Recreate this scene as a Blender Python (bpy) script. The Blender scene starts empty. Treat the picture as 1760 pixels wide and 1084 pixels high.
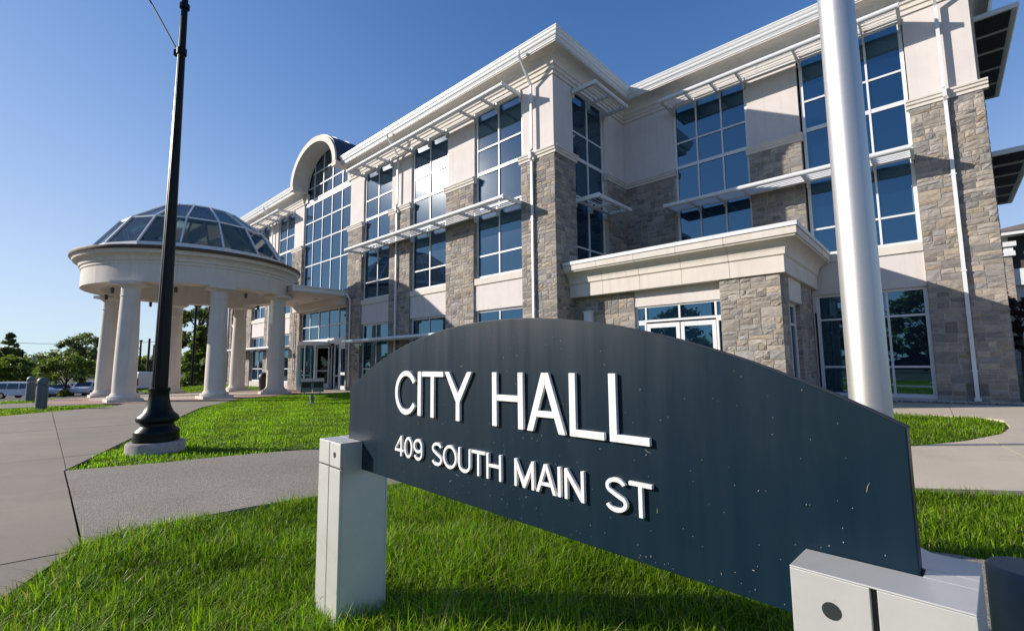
import bpy, math, random
import numpy as np
from mathutils import Vector, Matrix
random.seed(7); rng = np.random.default_rng(11)
R_ = math.radians
sc = bpy.context.scene
col = sc.collection
# ---------------------------------------------------------------- camera
W0, H0, FPX = 1760.0, 1084.0, 805.0
CAMZ = 1.4
def cam_rot(yaw, pitch, roll):
    f = np.array([math.sin(yaw)*math.cos(pitch), math.cos(yaw)*math.cos(pitch), math.sin(pitch)])
    r = np.array([math.cos(yaw), -math.sin(yaw), 0.0]); u = np.cross(r, f)
    c, s = math.cos(roll), math.sin(roll)
    return np.array([c*r+s*u, -s*r+c*u, f])
CR = cam_rot(R_(-42.413), R_(5.828), R_(-0.572))
cd = bpy.data.cameras.new('camera'); cam = bpy.data.objects.new('camera', cd); col.objects.link(cam)
cd.sensor_width = 36; cd.lens = FPX/W0*36; cd.clip_start = .02; cd.clip_end = 3000
m = Matrix.Identity(4)
for i in range(3):
    m[i][0] = CR[0][i]; m[i][1] = CR[1][i]; m[i][2] = -CR[2][i]
m[2][3] = CAMZ
cam.matrix_world = m; sc.camera = cam
# ---------------------------------------------------------------- sky and sun
SUN_AZ, SUN_EL = 50.6, 22.9
sv = Vector((-math.sin(R_(SUN_AZ))*math.cos(R_(SUN_EL)), -math.cos(R_(SUN_AZ))*math.cos(R_(SUN_EL)), math.sin(R_(SUN_EL))))
world = bpy.data.worlds.new('World'); sc.world = world; world.use_nodes = True
wn = world.node_tree.nodes; wl = world.node_tree.links
sky = wn.new('ShaderNodeTexSky'); sky.sky_type = 'NISHITA'; sky.sun_disc = False
sky.sun_elevation = R_(SUN_EL); sky.sun_rotation = math.atan2(sv.x, sv.y)
sky.air_density = 1.0; sky.dust_density = 0.1; sky.ozone_density = 4.0; sky.altitude = 100
bg = wn['Background']; bg.inputs['Strength'].default_value = 0.0732
# photographic response of the sky: each channel compressed towards the horizon's brightness
sep = wn.new('ShaderNodeSeparateColor'); cmb = wn.new('ShaderNodeCombineColor'); wl.new(sky.outputs[0], sep.inputs[0])
def wmath(op, a, b):
    x = wn.new('ShaderNodeMath'); x.operation = op
    for k, v in enumerate((a, b)):
        if isinstance(v, (int, float)): x.inputs[k].default_value = v
        else: wl.new(v, x.inputs[k])
    return x.outputs[0]
for ch, (pw, ga, gb) in enumerate(((2.0, 5.0, 7.1), (1.5, 1.75, 1.62), (1.5, 1.95, 1.55))):
    xp = wmath('POWER', wmath('MULTIPLY', sep.outputs[ch], .205), pw)
    f_ = wmath('DIVIDE', wmath('MULTIPLY', xp, ga*10), wmath('ADD', wmath('MULTIPLY', xp, gb), 1.0))
    wl.new(f_, cmb.inputs[ch])
wl.new(cmb.outputs[0], bg.inputs[0])
sd = bpy.data.lights.new('sun', 'SUN'); sd.energy = 5.0; sd.angle = R_(0.53); sd.color = (1, .90, .78)
sun = bpy.data.objects.new('sun', sd); col.objects.link(sun)
sun.rotation_euler = (-sv).to_track_quat('-Z', 'Y').to_euler(); sun.location = (-40, -30, 40)
sc.view_settings.view_transform = 'Standard'; sc.view_settings.look = 'None'
sc.view_settings.exposure = 0.45; sc.view_settings.gamma = 1
sc.render.engine = 'CYCLES'

# ---------------------------------------------------------------- pixel helpers (photo pixel -> direction)
def ray(x, y):
    return CR.T @ np.array([(x-W0/2)/FPX, -(y-H0/2)/FPX, 1.0])
SL = 0.0066
def terr(x):
    if x > 10: return SL*10
    if x > -34: return SL*x
    return max(SL*-34 - .041*(-34-x), -1.95)
def gpt(x, y):                       # where that direction meets the gently sloping site
    d = ray(x, y); t = -CAMZ/(d[2]-SL*d[0]); return np.array([0, 0, CAMZ])+t*d
def dpt(x, y, depth):                # point at a given distance along the optical axis
    return np.array([0, 0, CAMZ])+ray(x, y)*depth

# ---------------------------------------------------------------- materials
M = {}
def newmat(name):
    mt = bpy.data.materials.new(name); mt.use_nodes = True; M[name] = mt
    return mt, mt.node_tree.nodes, mt.node_tree.links, mt.node_tree.nodes['Principled BSDF']
def mix_rgb(n, l, a, b, fac, mode='MIX'):
    x = n.new('ShaderNodeMix'); x.data_type = 'RGBA'; x.blend_type = mode
    for s, v in ((6, a), (7, b), (0, fac)):
        if hasattr(v, 'links') or isinstance(v, bpy.types.NodeSocket): l.new(v, x.inputs[s])
        elif s == 0: x.inputs[0].default_value = v
        else: x.inputs[s].default_value = (*v, 1) if len(v) == 3 else v
    return x.outputs[2]
def noise(n, l, scale, detail=4, rough=.6, vec=None):
    t = n.new('ShaderNodeTexNoise'); t.inputs['Scale'].default_value = scale
    t.inputs['Detail'].default_value = detail; t.inputs['Roughness'].default_value = rough
    if vec is not None: l.new(vec, t.inputs['Vector'])
    return t.outputs[0]
def ramp(n, l, src, p0, p1, c0=(0, 0, 0, 1), c1=(1, 1, 1, 1)):
    r = n.new('ShaderNodeValToRGB'); l.new(src, r.inputs[0])
    r.color_ramp.elements[0].position = p0; r.color_ramp.elements[1].position = p1
    r.color_ramp.elements[0].color = c0; r.color_ramp.elements[1].color = c1
    return r.outputs[0]
def gcoord(n, sx=1, sy=1, sz=1):
    g = n.new('ShaderNodeNewGeometry')
    return g.outputs['Position']
def mapped(n, l, scale):
    g = n.new('ShaderNodeNewGeometry'); mp = n.new('ShaderNodeMapping'); mp.inputs['Scale'].default_value = scale
    l.new(g.outputs['Position'], mp.inputs[0]); return mp.outputs[0]
def bump(n, l, b, h, strength, dist=.01):
    x = n.new('ShaderNodeBump'); x.inputs['Strength'].default_value = strength; x.inputs['Distance'].default_value = dist
    l.new(h, x.inputs['Height']); l.new(x.outputs[0], b.inputs['Normal'])
def plain(name, c, rough=.6, metal=0., var=.12, scale=3., bmp=0., bscale=40., spec=.5, streak=0.):
    mt, n, l, b = newmat(name)
    pos = gcoord(n)
    nz = noise(n, l, scale, 5, .6, pos)
    lo = tuple(v*(1-var) for v in c); hi = tuple(min(1, v*(1+var)) for v in c)
    cc = mix_rgb(n, l, lo, hi, ramp(n, l, nz, .3, .7))
    if streak > 0:
        st = noise(n, l, 1., 4, .6, mapped(n, l, (5, 5, .35)))
        cc = mix_rgb(n, l, cc, tuple(v*(1-streak) for v in c), ramp(n, l, st, .5, .78))
    l.new(cc, b.inputs['Base Color'])
    b.inputs['Roughness'].default_value = rough; b.inputs['Metallic'].default_value = metal
    b.inputs['Specular IOR Level'].default_value = spec
    if bmp > 0: bump(n, l, b, noise(n, l, bscale, 6, .7, pos), bmp)
    return mt
plain('stucco', (.588, .549, .535), .85, var=.05, scale=1.2, bmp=.12, bscale=90, streak=.10)
plain('precast', (.60, .56, .51), .8, var=.06, scale=1.5, bmp=.10, bscale=60, streak=.13)
plain('soffit', (.56, .52, .475), .85, var=.05, scale=.8, streak=.05)
plain('white_metal', (.66, .68, .70), .38, var=.04, scale=2, streak=.08)
plain('frame_metal', (.64, .66, .69), .42, var=.03, scale=2)
plain('mortar', (.52, .46, .375), .95, var=.15, scale=4, bmp=.4, bscale=50)
plain('roof_metal_slat_shade', (.055, .06, .075), .45, .3, var=.2)
plain('drip_edge', (.075, .05, .038), .6, .2, var=.45, scale=5)
plain('dark_interior', (.02, .022, .024), .8)
plain('black_plastic', (.018, .018, .02), .5, var=.2)
plain('bolt_steel', (.06, .07, .075), .4, .6)
plain('groove', (.02, .022, .024), .7)
plain('kerb', (.50, .47, .43), .9, var=.12, bmp=.3)
plain('bark', (.075, .055, .042), .9, var=.35, scale=8, bmp=.6, bscale=30)
plain('asphalt', (.058, .056, .056), .9, var=.2, scale=2, bmp=.3, bscale=80)
plain('lamp_paint', (.004, .007, .008), .34, var=.25, scale=6, spec=.18)
plain('bollard_paint', (.085, .115, .125), .5, var=.12, scale=8)
plain('flood_grey', (.17, .19, .19), .5, .2, var=.15)
plain('light_casing', (.065, .085, .10), .5, .1, var=.15, scale=9)
plain('footing', (.33, .30, .28), .95, var=.2, scale=9, bmp=.5, bscale=60)
plain('rubber', (.015, .015, .016), .8)
plain('tail_red', (.35, .012, .012), .3)
plain('chrome', (.7, .7, .7), .15, 1.)
plain('tan_roof', (.16, .13, .11), .9, var=.2, scale=10)
plain('far_wood', (.06, .05, .045), .9)
plain('green_sticker', (.30, .42, .03), .6)
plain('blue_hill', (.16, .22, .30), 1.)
# letters: white enamel
plain('letter_white', (.80, .80, .79), .35, var=.03, scale=20)
# stone
def stone_mat():
    mt, n, l, b = newmat('stone')
    a = n.new('ShaderNodeAttribute'); a.attribute_name = 'tint'
    pos = gcoord(n)
    f1 = noise(n, l, 9, 6, .7, pos)
    c = mix_rgb(n, l, a.outputs['Color'], (.5, .5, .5), .0)
    v = ramp(n, l, f1, .25, .8, (.62, .62, .64, 1), (1.2, 1.18, 1.14, 1))
    c = mix_rgb(n, l, a.outputs['Color'], v, 1.0, 'MULTIPLY')
    l.new(c, b.inputs['Base Color']); b.inputs['Roughness'].default_value = .88
    b.inputs['Specular IOR Level'].default_value = .3
    bump(n, l, b, noise(n, l, 26, 7, .72, pos), .75, .02)
stone_mat()
def glass_mat(name, c, ior, dirt):
    mt, n, l, b = newmat(name)
    b.inputs['Base Color'].default_value = (*c, 1); b.inputs['Roughness'].default_value = .012
    b.inputs['IOR'].default_value = ior; b.inputs['Specular Tint'].default_value = (.34, .70, 1, 1)
    pos = gcoord(n)
    bump(n, l, b, noise(n, l, .55, 2, .5, pos), .010, .1)
    g = n.new('ShaderNodeBsdfGlossy'); g.inputs['Roughness'].default_value = .2; g.inputs['Color'].default_value = (.8, .85, .9, 1)
    mx = n.new('ShaderNodeMixShader')
    dn = noise(n, l, 2.2, 5, .7, pos)
    mp = n.new('ShaderNodeMapRange'); l.new(dn, mp.inputs[0]); mp.inputs[1].default_value = .35; mp.inputs[2].default_value = .75
    mp.inputs[3].default_value = dirt*.95; mp.inputs[4].default_value = dirt*1.05
    l.new(mp.outputs[0], mx.inputs[0]); l.new(b.outputs[0], mx.inputs[1]); l.new(g.outputs[0], mx.inputs[2])
    l.new(mx.outputs[0], n['Material Output'].inputs[0])
glass_mat('window_glass', (.002, .010, .026), 2.55, .008)
glass_mat('car_glass', (.01, .014, .018), 1.6, .01)
def dome_glass():
    mt, n, l, b = newmat('dome_glass')
    tr = n.new('ShaderNodeBsdfTransparent'); tr.inputs[0].default_value = (.17, .27, .29, 1)
    gl = n.new('ShaderNodeBsdfGlossy'); gl.inputs['Roughness'].default_value = .05; gl.inputs[0].default_value = (.85, .92, 1, 1)
    fr = n.new('ShaderNodeFresnel'); fr.inputs[0].default_value = 1.75
    mx = n.new('ShaderNodeMixShader'); l.new(fr.outputs[0], mx.inputs[0]); l.new(tr.outputs[0], mx.inputs[1]); l.new(gl.outputs[0], mx.inputs[2])
    df = n.new('ShaderNodeBsdfDiffuse'); df.inputs[0].default_value = (.10, .16, .18, 1)
    m2 = n.new('ShaderNodeMixShader'); m2.inputs[0].default_value = .12
    l.new(mx.outputs[0], m2.inputs[1]); l.new(df.outputs[0], m2.inputs[2])
    l.new(m2.outputs[0], n['Material Output'].inputs[0])
dome_glass()
def door_glass():
    mt, n, l, b = newmat('door_glass')
    tr = n.new('ShaderNodeBsdfTransparent'); tr.inputs[0].default_value = (.45, .62, .64, 1)
    gl = n.new('ShaderNodeBsdfGlossy'); gl.inputs['Roughness'].default_value = .02
    fr = n.new('ShaderNodeFresnel'); fr.inputs[0].default_value = 1.6
    mx = n.new('ShaderNodeMixShader'); l.new(fr.outputs[0], mx.inputs[0]); l.new(tr.outputs[0], mx.inputs[1]); l.new(gl.outputs[0], mx.inputs[2])
    l.new(mx.outputs[0], n['Material Output'].inputs[0])
door_glass()
def concrete(name, c, agg=0., stain=.2):
    mt, n, l, b = newmat(name); pos = gcoord(n)
    a = noise(n, l, .9, 6, .65, pos); d = noise(n, l, 55, 4, .7, pos); e = noise(n, l, 4.5, 5, .7, pos)
    cc = mix_rgb(n, l, tuple(v*(1-stain) for v in c), tuple(v*(1+stain*.6) for v in c), ramp(n, l, a, .3, .72))
    cc = mix_rgb(n, l, cc, tuple(v*.72 for v in c), ramp(n, l, e, .55, .85, (0, 0, 0, 1), (.55, .55, .55, 1)))
    big = noise(n, l, .45, 5, .6, pos); cc = mix_rgb(n, l, cc, tuple(v*(.70 if agg else .82) for v in c), ramp(n, l, big, .5, .72))
    v = ramp(n, l, d, .3, .7, (1-.1-agg,)*3+(1,), (1+.08+agg,)*3+(1,))
    cc = mix_rgb(n, l, cc, v, 1., 'MULTIPLY')
    oi = n.new('ShaderNodeObjectInfo')
    vv = ramp(n, l, oi.outputs['Random'], 0, 1, (.93, .93, .93, 1), (1.05, 1.04, 1.03, 1))
    cc = mix_rgb(n, l, cc, vv, 1., 'MULTIPLY')
    if agg:
        vo = n.new('ShaderNodeTexVoronoi'); vo.inputs['Scale'].default_value = 95; l.new(pos, vo.inputs['Vector'])
        bw = n.new('ShaderNodeRGBToBW'); l.new(vo.outputs['Color'], bw.inputs[0])
        cc = mix_rgb(n, l, cc, ramp(n, l, bw.outputs[0], .2, .8, (.72, .72, .72, 1), (1.25, 1.24, 1.22, 1)), 1., 'MULTIPLY')
        bump(n, l, b, vo.outputs['Distance'], .5, .01)
    else: bump(n, l, b, d, .25, .006)
    l.new(cc, b.inputs['Base Color']); b.inputs['Roughness'].default_value = .9
concrete('walk_concrete', (.255, .222, .178), 0, .2)
concrete('aggregate_concrete', (.285, .255, .212), .14, .2)
concrete('warm_concrete', (.50, .43, .335), 0, .16)
concrete('plaza_concrete', (.52, .43, .35), 0, .1)
def brick_mat():
    mt, n, l, b = newmat('brick_pavers'); pos = gcoord(n)
    br = n.new('ShaderNodeTexBrick'); br.inputs['Scale'].default_value = 5
    br.inputs[1].default_value = (.33, .17, .13, 1); br.inputs[2].default_value = (.42, .25, .20, 1); br.inputs[3].default_value = (.3, .26, .22, 1)
    l.new(pos, br.inputs['Vector']); l.new(br.outputs[0], b.inputs['Base Color']); b.inputs['Roughness'].default_value = .9
brick_mat()
def soil():
    mt, n, l, b = newmat('soil_turf'); pos = gcoord(n)
    c = mix_rgb(n, l, (.018, .03, .006), (.04, .06, .012), ramp(n, l, noise(n, l, 6, 6, .7, pos), .3, .7))
    c = mix_rgb(n, l, c, (.085, .062, .038), ramp(n, l, noise(n, l, 1.7, 5, .7, pos), .52, .75))
    l.new(c, b.inputs['Base Color']); b.inputs['Roughness'].default_value = 1
    bump(n, l, b, noise(n, l, 60, 5, .7, pos), .6, .02)
soil()
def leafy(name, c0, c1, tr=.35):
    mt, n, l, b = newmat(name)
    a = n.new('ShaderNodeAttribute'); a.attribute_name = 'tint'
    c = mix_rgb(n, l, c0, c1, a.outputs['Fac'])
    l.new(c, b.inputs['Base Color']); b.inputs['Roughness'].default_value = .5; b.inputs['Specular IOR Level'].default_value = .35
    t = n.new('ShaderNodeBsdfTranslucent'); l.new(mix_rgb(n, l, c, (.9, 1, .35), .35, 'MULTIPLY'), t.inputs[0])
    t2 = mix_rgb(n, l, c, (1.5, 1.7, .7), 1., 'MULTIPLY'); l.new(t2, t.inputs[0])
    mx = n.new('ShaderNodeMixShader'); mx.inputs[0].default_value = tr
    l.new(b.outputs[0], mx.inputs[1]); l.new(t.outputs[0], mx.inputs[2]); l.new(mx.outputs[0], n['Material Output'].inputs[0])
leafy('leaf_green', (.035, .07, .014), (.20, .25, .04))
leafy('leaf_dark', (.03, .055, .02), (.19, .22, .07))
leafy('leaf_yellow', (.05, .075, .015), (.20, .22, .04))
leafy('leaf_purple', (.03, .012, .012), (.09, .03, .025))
def grass_mat():
    mt, n, l, b = newmat('grass_blades')
    a = n.new('ShaderNodeAttribute'); a.attribute_name = 'tint'
    l.new(a.outputs['Color'], b.inputs['Base Color']); b.inputs['Roughness'].default_value = .45; b.inputs['Specular IOR Level'].default_value = .22
    t = n.new('ShaderNodeBsdfTranslucent'); l.new(mix_rgb(n, l, a.outputs['Color'], (1.5, 1.6, .5), 1., 'MULTIPLY'), t.inputs[0])
    mx = n.new('ShaderNodeMixShader'); mx.inputs[0].default_value = .4
    l.new(b.outputs[0], mx.inputs[1]); l.new(t.outputs[0], mx.inputs[2]); l.new(mx.outputs[0], n['Material Output'].inputs[0])
grass_mat()
def sign_mat():
    mt, n, l, b = newmat('sign_slate'); pos = gcoord(n)
    st = noise(n, l, 1, 5, .65, mapped(n, l, (16, 16, 1.2)))
    c = mix_rgb(n, l, (.0030, .0145, .0275), (.0040, .0165, .0300), ramp(n, l, st, .3, .7))
    c = mix_rgb(n, l, c, (.007, .019, .029), ramp(n, l, noise(n, l, 3.2, 6, .7, pos), .52, .8))
    b.inputs['Specular IOR Level'].default_value = .22
    l.new(c, b.inputs['Base Color']); b.inputs['Roughness'].default_value = .36
    rr = ramp(n, l, st, .2, .8, (.30, .30, .30, 1), (.46, .46, .46, 1)); l.new(rr, b.inputs['Roughness'])
sign_mat()
def post_mat():
    mt, n, l, b = newmat('post_silver'); pos = gcoord(n)
    c = mix_rgb(n, l, (.53, .535, .52), (.61, .615, .60), ramp(n, l, noise(n, l, 5, 6, .7, pos), .3, .7))
    sc_ = noise(n, l, 1, 6, .75, mapped(n, l, (30, 30, 7)))
    c = mix_rgb(n, l, c, (.20, .21, .20), ramp(n, l, sc_, .66, .76, (0, 0, 0, 1), (.6, .6, .6, 1)))
    l.new(c, b.inputs['Base Color']); b.inputs['Metallic'].default_value = .35; b.inputs['Roughness'].default_value = .42
post_mat()
def flagpole_mat():
    mt, n, l, b = newmat('brushed_aluminium')
    sc_ = noise(n, l, 1, 4, .7, mapped(n, l, (3, 3, 160)))
    l.new(mix_rgb(n, l, (.52, .51, .50), (.61, .60, .59), sc_), b.inputs['Base Color'])
    b.inputs['Metallic'].default_value = .85; l.new(ramp(n, l, sc_, 0, 1, (.42, .42, .42, 1), (.54, .54, .54, 1)), b.inputs['Roughness'])
    bump(n, l, b, sc_, .04, .002)
flagpole_mat()
def paint(name, c):
    mt, n, l, b = newmat(name); b.inputs['Base Color'].default_value = (*c, 1); b.inputs['Roughness'].default_value = .25
    b.inputs['Coat Weight'].default_value = .6; b.inputs['Coat Roughness'].default_value = .08
for nm, c in (('car_white', (.72, .73, .75)), ('car_silver', (.42, .44, .46)), ('car_red', (.35, .03, .03)), ('car_dark', (.03, .035, .045)), ('car_blue', (.25, .35, .5))): paint(nm, c)
def lens_mat():
    mt, n, l, b = newmat('headlight_lens'); b.inputs['Base Color'].default_value = (.75, .78, .8, 1); b.inputs['Roughness'].default_value = .1; b.inputs['Metallic'].default_value = .6
lens_mat()

# ---------------------------------------------------------------- mesh helpers
class MB:
    def __init__(s): s.v = []; s.f = []; s.c = []; s.col = None
    def add(s, vs, fs, c=None):
        k = len(s.v); s.v += [tuple(map(float, v)) for v in vs]; s.f += [tuple(i+k for i in f) for f in fs]
        if c is not None: s.c += [c]*len(vs)
        return s
    def box(s, x0, x1, y0, y1, z0, z1):
        x0, x1 = min(x0, x1), max(x0, x1); y0, y1 = min(y0, y1), max(y0, y1); z0, z1 = min(z0, z1), max(z0, z1)
        v = [(x, y, z) for z in (z0, z1) for y in (y0, y1) for x in (x0, x1)]
        return s.add(v, [(0, 2, 3, 1), (4, 5, 7, 6), (0, 1, 5, 4), (2, 6, 7, 3), (0, 4, 6, 2), (1, 3, 7, 5)])
    def obox(s, c, ax, ay, az, hx, hy, hz):      # oriented box: centre, axes, half sizes
        c, ax, ay, az = map(np.array, (c, ax, ay, az))
        v = [c+ax*hx*i+ay*hy*j+az*hz*k for k in (-1, 1) for j in (-1, 1) for i in (-1, 1)]
        return s.add(v, [(0, 2, 3, 1), (4, 5, 7, 6), (0, 1, 5, 4), (2, 6, 7, 3), (0, 4, 6, 2), (1, 3, 7, 5)])
    def bar(s, p, q, w, h, up=(0, 0, 1)):
        p, q, up = np.array(p, float), np.array(q, float), np.array(up, float)
        d = q-p; L = np.linalg.norm(d); d /= L; r = np.cross(d, up); r /= np.linalg.norm(r); u = np.cross(r, d)
        return s.obox((p+q)/2, r, d, u, w/2, L/2, h/2)
    def prism(s, poly, z0, z1, zf=None):           # polygon in xy extruded in z; zf adds a terrain height
        n = len(poly); zf = zf or (lambda x: 0)
        v = [(x, y, z0+zf(x)) for x, y in poly]+[(x, y, z1+zf(x)) for x, y in poly]
        f = [tuple(range(n-1, -1, -1)), tuple(range(n, 2*n))]+[(i, (i+1) % n, n+(i+1) % n, n+i) for i in range(n)]
        return s.add(v, f)
    def prism_map(s, poly, d0, d1, fn):            # polygon (a,b) extruded between depths, mapped by fn(a,b,d)
        n = len(poly); v = [fn(a, b, d0) for a, b in poly]+[fn(a, b, d1) for a, b in poly]
        f = [tuple(range(n-1, -1, -1)), tuple(range(n, 2*n))]+[(i, (i+1) % n, n+(i+1) % n, n+i) for i in range(n)]
        return s.add(v, f)
    def tube(s, path, r, n=10, cap=True):
        P = [np.array(p, float) for p in path]; rs = r if hasattr(r, '__len__') else [r]*len(P)
        rings = []; ref = None
        for i, p in enumerate(P):
            d = P[min(i+1, len(P)-1)]-P[max(i-1, 0)]; d /= np.linalg.norm(d)
            if ref is None: ref = np.cross(d, (0, 0, 1) if abs(d[2]) < .9 else (1, 0, 0))
            a = ref-d*np.dot(ref, d); a /= np.linalg.norm(a); b = np.cross(d, a); ref = a
            rings.append([p+rs[i]*(math.cos(t)*a+math.sin(t)*b) for t in np.linspace(0, 2*math.pi, n, endpoint=False)])
        v = [x for g in rings for x in g]; f = []
        for i in range(len(P)-1):
            for j in range(n): f.append((i*n+j, i*n+(j+1) % n, (i+1)*n+(j+1) % n, (i+1)*n+j))
        if cap: f += [tuple(range(n-1, -1, -1)), tuple((len(P)-1)*n+j for j in range(n))]
        return s.add(v, f)
    def lathe(s, prof, c=(0, 0, 0), n=24, a0=0., a1=2*math.pi, closed=False, mod=None):
        full = abs(a1-a0-2*math.pi) < 1e-6; na = n if full else n+1
        ang = [a0+(a1-a0)*i/n for i in range(na)]
        v = []
        for t in ang:
            for (r, z) in prof:
                rr = r*(mod(t, z) if mod else 1); v.append((c[0]+rr*math.cos(t), c[1]+rr*math.sin(t), c[2]+z))
        k = len(prof); f = []; ke = k if closed else k-1
        for i in range(n):
            ii = (i+1) % na if full else i+1
            for j in range(ke):
                jj = (j+1) % k; f.append((i*k+j, ii*k+j, ii*k+jj, i*k+jj))
        if closed and not full: f += [tuple(range(k)), tuple(n*k+j for j in range(k-1, -1, -1))]
        if not closed and full:
            f += [tuple(i*k for i in range(na-1, -1, -1)), tuple(i*k+k-1 for i in range(na))]
        return s.add(v, f)
WL = {}
def place(o, parent):
    if parent is not None: o.parent = parent
    col.objects.link(o)
def obj(name, mb, mat, parent=None, smooth=False, tint=None, origin=None):
    me = bpy.data.meshes.new(name)
    org = np.array(WL.get(parent.name, (0, 0, 0)) if parent is not None else (origin or (0, 0, 0)), float)
    v = np.array(mb.v, float)-org
    me.from_pydata(v.tolist(), [], mb.f)
    me.materials.append(M[mat] if isinstance(mat, str) else mat)
    if mb.c:
        at = me.color_attributes.new('tint', 'FLOAT_COLOR', 'POINT')
        at.data.foreach_set('color', np.array([(*c, 1) if len(c) == 3 else c for c in mb.c], np.float32).ravel())
    me.update()
    if smooth:
        me.polygons.foreach_set('use_smooth', [True]*len(me.polygons))
        me.set_sharp_from_angle(angle=R_(40))
    o = bpy.data.objects.new(name, me)
    place(o, parent)
    if parent is None: o.location = org
    WL[o.name] = tuple(org)
    return o
def thing(name, label, cat, loc, group=None):
    o = bpy.data.objects.new(name, None); col.objects.link(o); o.location = loc; o.empty_display_size = .3
    o['label'] = label; o['category'] = cat
    if group: o['group'] = group
    WL[o.name] = tuple(loc); return o
def tag(o, label, cat, group=None):
    o['label'] = label; o['category'] = cat
    if group: o['group'] = group
    return o
def struct(o): o['kind'] = 'structure'; return o
def stuff(o): o['kind'] = 'stuff'; return o
def bevel(o, w, seg=2):
    b = o.modifiers.new('bevel', 'BEVEL'); b.width = w; b.segments = seg; b.limit_method = 'ANGLE'; b.angle_limit = R_(40); b.harden_normals = False
    return o
def copy_tree(o, parent=None):
    c = o.copy(); col.objects.link(c)
    if parent is not None: c.parent = parent
    for ch in list(o.children): copy_tree(ch, c)
    return c
def fast_mesh(name, verts, loops, starts, totals, mat, cols=None):
    me = bpy.data.meshes.new(name)
    me.vertices.add(len(verts)); me.vertices.foreach_set('co', verts.astype(np.float32).ravel())
    me.loops.add(len(loops)); me.loops.foreach_set('vertex_index', loops.astype(np.int32))
    me.polygons.add(len(starts)); me.polygons.foreach_set('loop_start', starts.astype(np.int32)); me.polygons.foreach_set('loop_total', totals.astype(np.int32))
    if cols is not None:
        at = me.color_attributes.new('tint', 'FLOAT_COLOR', 'POINT'); at.data.foreach_set('color', cols.astype(np.float32).ravel())
    me.materials.append(M[mat]); me.update(calc_edges=True); me.validate()
    return me
def clip(poly, a, b, c):              # keep a*x+b*y<=c
    out = []
    for i in range(len(poly)):
        p, q = poly[i], poly[(i+1) % len(poly)]
        dp, dq = a*p[0]+b*p[1]-c, a*q[0]+b*q[1]-c
        if dp <= 0: out.append(p)
        if dp*dq < 0:
            t = dp/(dp-dq); out.append((p[0]+(q[0]-p[0])*t, p[1]+(q[1]-p[1])*t))
    return out
def inside(poly, X, Y):
    r = np.zeros(len(X), bool); n = len(poly)
    for i in range(n):
        x0, y0 = poly[i]; x1, y1 = poly[(i+1) % n]
        c = ((y0 > Y) != (y1 > Y)) & (X < (x1-x0)*(Y-y0)/((y1-y0) if y1 != y0 else 1e-9)+x0)
        r ^= c
    return r

# ================================================================ ground
def build_ground():
    xs = [-2500, -600, -200]+list(range(-90, -33, 4))+[-34, -26, -18, -10, -4, 0, 4, 10, 40, 200, 1500]; xs = sorted(set(xs))
    ys = [-1500, -300, -80, -20, 0, 10, 20, 40, 100, 400, 2500]
    mb = MB(); v = [(x, y, terr(x)-.05) for x in xs for y in ys]; f = []
    for i in range(len(xs)-1):
        for j in range(len(ys)-1):
            a = i*len(ys)+j; f.append((a, a+len(ys), a+len(ys)+1, a+1))
    mb.add(v, f); struct(obj('ground', mb, 'soil_turf'))
    # parking lot
    mb = MB(); xs = [-130]+list(range(-88, -37, 5))+[-37.2]
    v = [(x, y, terr(x)+.004-(.03 if x > -38 else 0)) for x in xs for y in (-60, 14, 75)]; f = []
    for i in range(len(xs)-1):
        for j in range(2): f.append((i*3+j, i*3+3+j, i*3+4+j, i*3+1+j))
    mb.add(v, f); lot = struct(obj('parking_lot', mb, 'asphalt'))
    mb = MB()
    for k in range(14):
        y = -8+k*2.7; mb.box(-80, -75, y-.05, y+.05, terr(-78)+.008, terr(-78)+.012)
    obj('bay_marking', mb, 'kerb', lot)
build_ground()
WALK = [(-4.44, .11), (-5.30, .56), (-9.41, .75), (-11.06, 1.38), (-13.13, 2.16), (-16.54, 3.57), (-20.75, 5.28), (-23.41, 6.94), (-25.4, 8.1), (-27.6, 6.4), (-26.6, 3.9), (-25.11, 3.4), (-23.85, 1.6), (-22.85, .17), (-22.3, -1.2), (-21.5, -6), (-2.2, -6), (-2.9, -1.2)]
CURVE_L = [(-5.303, .567), (-5.44, .8), (-5.42, 1.22), (-5.37, 1.8), (-5.2, 2.54), (-5.03, 3.28), (-4.6, 4.2), (-3.9, 5.05), (-2.8, 5.9)]
CURVE_U = [(-3.5, 9.1), (-5.2, 8.0), (-6.6, 6.6), (-7.5, 5.3), (-8.13, 4.0), (-8.5, 3.36), (-8.74, 2.72), (-8.93, 1.96), (-9.405, .757)]
PATH_A = CURVE_L+CURVE_U
PATH_B = [(-2.8, 5.9), (-1.5, 6.5), (-.33, 6.89), (.53, 7.44), (2.5, 8.4), (7, 10.5), (7, 16.9), (.92, 15.48), (.92, 14.12), (.7, 12.73), (.19, 11.33), (-.46, 10.17), (-1.8, 9.6), (-3.5, 9.1)]
PATH_C = [(7, 16.9), (7, 20.35), (-3.05, 20.35), (-3.05, 16.2), (-8.7, 16.1), (-8.7, 14.4), (-3.4, 14.6), (-2.2, 15.7), (-1.07, 16.0), (-.33, 16.16), (.52, 16.08), (.92, 15.48)]
PAD = [(-.34, 1.75), (3.5, 1.6), (3.5, 4.95), (.3, 4.75), (-.04, 4.75), (-.25, 4.68)]
LINK = [(-27.0, 11.6), (-26.0, 12.6), (-25.6, 14.85), (-37.0, 14.85), (-37.0, 11.5)]
def circ(cx, cy, r, n=48): return [(cx+r*math.cos(2*math.pi*i/n), cy+r*math.sin(2*math.pi*i/n)) for i in range(n)]
GX, GY = -31.5, 7.45
PLAZA = circ(GX, GY, 6.25)
SIDE = [(-27.9, -8), (-27.6, 1.2), (-27.0, 3.2), (-31.0, 3.0), (-31.6, .2), (-31.6, -8)]
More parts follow.
